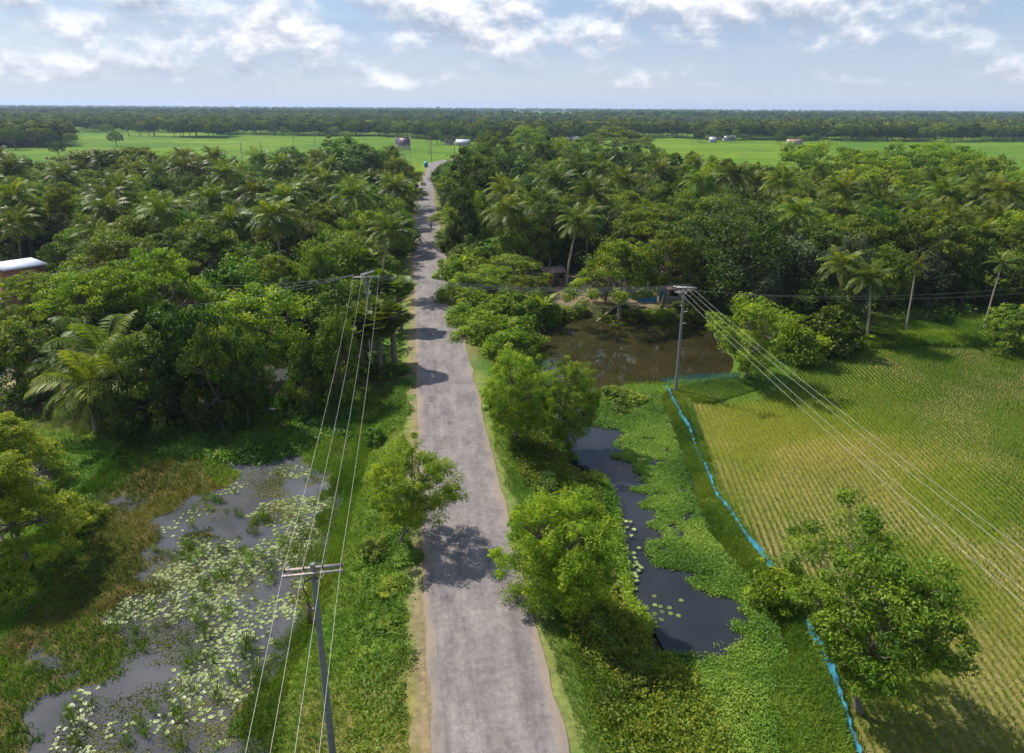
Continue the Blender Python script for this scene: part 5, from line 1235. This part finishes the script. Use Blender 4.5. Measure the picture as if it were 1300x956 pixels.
# row of slender trees before the bright roofed house
for i in range(14):
    x, y = G(845 + i * 6.5, 172 + .1 * i, -1.2); o = link('row_tree', FT[1], None, (x, y, -1.2), i); o.scale = (.42, .42, .7)
    tag(o, 'slender tree in the even row before the far bright roofed house', 'tree', 'row of slender far trees')
parts = []; tot = 0
base = [far_tree(300 + i, 'x', 90, leaf=(2.2, 1.4)) for i in range(8)]; based = [far_tree(400 + i, 'x', 34, leaf=(4.2, 2.6)) for i in range(8)]
def wood(name, y0, y1, n, lm, label, bb, sc, seed):
    r = np.random.default_rng(seed); Vs = []; Ts = []
    yy = y0 * (y1 / y0) ** (r.random(n) ** 1.35); aa = r.uniform(-.86, .86, n); xx = aa * yy; D = np.interp(aa, eang, edist)
    big_ = fbm(xx, yy, 260, 3)
    ok = (yy > D + 14) & ((big_ > .36) | (yy < D + 90))
    for c in clear_: ok &= ~pip(c, xx, yy)
    xx, yy = xx[ok], yy[ok]
    for x, y in zip(xx, yy):
        V_, F_, t_ = bb[r.integers(8)]; s_ = sc * r.uniform(.6, 1.3); a_ = r.uniform(0, 6.3); R_ = np.array([[cos(a_), sin(a_), 0], [-sin(a_), cos(a_), 0], [0, 0, 1]])
        Vs.append((V_ * [s_ * 1.25, s_ * 1.25, s_ * .95]) @ R_ + [x, y, -1.2]); Ts.append(np.clip(t_ + r.normal() * .16, 0, 1))
    V_ = np.concatenate(Vs); return tag(link(name, build(name, [(V_, np.arange(len(V_)).reshape(-1, 4), 0, np.concatenate(Ts))], [LM[lm]])), label, 'woodland', kind='stuff')
wood('far_wood', 440, 1500, 3900, 'farlight', 'far green wood stretching across the plain behind the fields', base, 1.15, 1)
wood('far_wood_dark', 440, 1500, 7200, 'far', 'darker crowns mixed through the far wood behind the fields', base, 1.2, 2)
wood('horizon_wood', 1400, 8000, 9000, 'far', 'continuous dark line of woods closing the horizon', based, 1.5, 3)

# ------------------------------------------------------------------ haze
hb = bpy.data.meshes.new('haze'); V_, F_, _, _ = box(0, 3600, 25.5, 19400, 12400, 58)
V_ = V_.copy(); hb.from_pydata([tuple(v) for v in V_], [], [tuple(f) for f in F_])
m, nt, out = newmat('haze_air'); pv = N(nt, 'ShaderNodeVolumePrincipled'); pv.inputs['Color'].default_value = (.60, .76, 1, 1); pv.inputs['Density'].default_value = HAZE = 1.2e-4
pv.inputs['Anisotropy'].default_value = .2
nt.links.new(pv.outputs[0], out.inputs['Volume']); hb.materials.append(m)
USE_HAZE = True
if USE_HAZE: tag(link('haze', hb), 'thin blue haze over the plain', 'haze', kind='stuff')

# ------------------------------------------------------------------ sky, sun, camera
sun_dir = Vector((-2.95, 2.0, 4.2)).normalized()
elev = math.asin(sun_dir.z); azim = math.atan2(sun_dir.x, sun_dir.y)
wd = bpy.data.worlds.new('World'); scene.world = wd; wd.use_nodes = True; nt = wd.node_tree; nt.nodes.clear(); lk = nt.links.new
out = N(nt, 'ShaderNodeOutputWorld'); bg = N(nt, 'ShaderNodeBackground'); bg.inputs[1].default_value = .10; lk(bg.outputs[0], out.inputs[0])
sky = N(nt, 'ShaderNodeTexSky', sky_type='NISHITA'); sky.sun_disc = False; sky.sun_elevation = elev; sky.sun_rotation = azim; sky.altitude = 10; sky.air_density = 1.0; sky.dust_density = .8; sky.ozone_density = 1.5
tc = N(nt, 'ShaderNodeTexCoord'); mp = N(nt, 'ShaderNodeMapping'); mp.inputs['Scale'].default_value = (1, 1, 1.7); mp.inputs['Location'].default_value = (.35, .2, .1); lk(tc.outputs['Generated'], mp.inputs[0])
def nz_(vec, sc_, det=9, ro=.56):
    n_ = N(nt, 'ShaderNodeTexNoise'); n_.inputs['Scale'].default_value = sc_; n_.inputs['Detail'].default_value = det; n_.inputs['Roughness'].default_value = ro; lk(vec, n_.inputs[0]); return n_.outputs[0]
na = nz_(mp.outputs[0], 8.5, 12, .56)
mp2 = N(nt, 'ShaderNodeMapping'); mp2.inputs['Location'].default_value = (0, 0, .022); lk(mp.outputs[0], mp2.inputs[0]); nb_ = nz_(mp2.outputs[0], 8.5, 12, .56)
sp_ = N(nt, 'ShaderNodeSeparateXYZ'); lk(tc.outputs['Generated'], sp_.inputs[0])
cv = N(nt, 'ShaderNodeFloatCurve'); lk(sp_.outputs[2], cv.inputs['Value'])
cu = cv.mapping.curves[0]; pts_ = [(0, .10), (.022, .42), (.038, .59), (.058, .54), (.078, .625), (.11, .64), (.16, .64), (.25, .60), (1, .52)]
while len(cu.points) < len(pts_): cu.points.new(.5, .5)
for p_, (a_, b_) in zip(cu.points, pts_): p_.location = (a_, b_)
cv.mapping.update()
xb_ = N(nt, 'ShaderNodeMath', operation='MULTIPLY_ADD'); lk(sp_.outputs[0], xb_.inputs[0]); xb_.inputs[1].default_value = -.08; lk(cv.outputs[0], xb_.inputs[2])
su = N(nt, 'ShaderNodeMath', operation='ADD'); lk(na, su.inputs[0]); lk(xb_.outputs[0], su.inputs[1])
mk_ = N(nt, 'ShaderNodeMapRange', interpolation_type='SMOOTHSTEP'); lk(su.outputs[0], mk_.inputs[0]); mk_.inputs[1].default_value = 1.02; mk_.inputs[2].default_value = 1.25
df = N(nt, 'ShaderNodeMath', operation='SUBTRACT'); lk(na, df.inputs[0]); lk(nb_, df.inputs[1])
sh = N(nt, 'ShaderNodeMapRange'); lk(df.outputs[0], sh.inputs[0]); sh.inputs[1].default_value = -.12; sh.inputs[2].default_value = .12
ccol = ramp(nt, sh.outputs[0], [(.15, (3.3, 3.8, 4.8)), (.5, (5.1, 5.4, 6.1)), (.8, (7.3, 7.4, 7.7))])
mpb = N(nt, 'ShaderNodeMapping'); mpb.inputs['Scale'].default_value = (1, 1, 7); lk(tc.outputs['Generated'], mpb.inputs[0])
veil = nz_(mpb.outputs[0], 2.2, 5); vr = N(nt, 'ShaderNodeMapRange'); lk(veil, vr.inputs[0]); vr.inputs[1].default_value = .35; vr.inputs[2].default_value = .75; vr.inputs[3].default_value = .5; vr.inputs[4].default_value = .85
tint = N(nt, 'ShaderNodeMix', data_type='RGBA'); lk(vr.outputs[0], tint.inputs[0]); lk(sky.outputs[0], tint.inputs[6]); tint.inputs[7].default_value = (2.5, 3.4, 5.3, 1)
hzn = N(nt, 'ShaderNodeMapRange'); lk(sp_.outputs[2], hzn.inputs[0]); hzn.inputs[1].default_value = .0; hzn.inputs[2].default_value = .10; hzn.inputs[3].default_value = .85; hzn.inputs[4].default_value = .0
hm = N(nt, 'ShaderNodeMix', data_type='RGBA'); lk(hzn.outputs[0], hm.inputs[0]); lk(tint.outputs[2], hm.inputs[6]); hm.inputs[7].default_value = (4.7, 5.1, 6.0, 1)
mixc = N(nt, 'ShaderNodeMix', data_type='RGBA'); lk(mk_.outputs[0], mixc.inputs[0]); lk(hm.outputs[2], mixc.inputs[6]); lk(ccol, mixc.inputs[7])
lk(mixc.outputs[2], bg.inputs[0])
sl = bpy.data.lights.new('sun', 'SUN'); sl.energy = 4.7; sl.angle = radians(.5); sl.color = (1, .955, .88)
so = bpy.data.objects.new('sun', sl); COL.objects.link(so); so.rotation_euler = sun_dir.to_track_quat('Z', 'Y').to_euler(); so.location = (0, 0, 80)
cam = bpy.data.cameras.new('camera'); cam.sensor_width = 36; cam.lens = F / 1300 * 36; cam.sensor_fit = 'HORIZONTAL'; cam.shift_y = -(956 / 2 - CY) / 1300; cam.clip_start = .3; cam.clip_end = 40000
co = bpy.data.objects.new('camera', cam); COL.objects.link(co); co.matrix_world = Matrix.Translation((0, 0, CAMH)) @ MC.to_4x4(); scene.camera = co
scene.view_settings.view_transform = 'Standard'; scene.view_settings.look = 'None'; scene.view_settings.gamma = 1; scene.view_settings.exposure = 0.52
scene.render.engine = 'CYCLES'; cy = scene.cycles; cy.max_bounces = 6; cy.diffuse_bounces = 3; cy.glossy_bounces = 2; cy.transmission_bounces = 3; cy.transparent_max_bounces = 8; cy.volume_bounces = 0
cy.use_denoising = True; cy.use_adaptive_sampling = True; cy.adaptive_threshold = .02
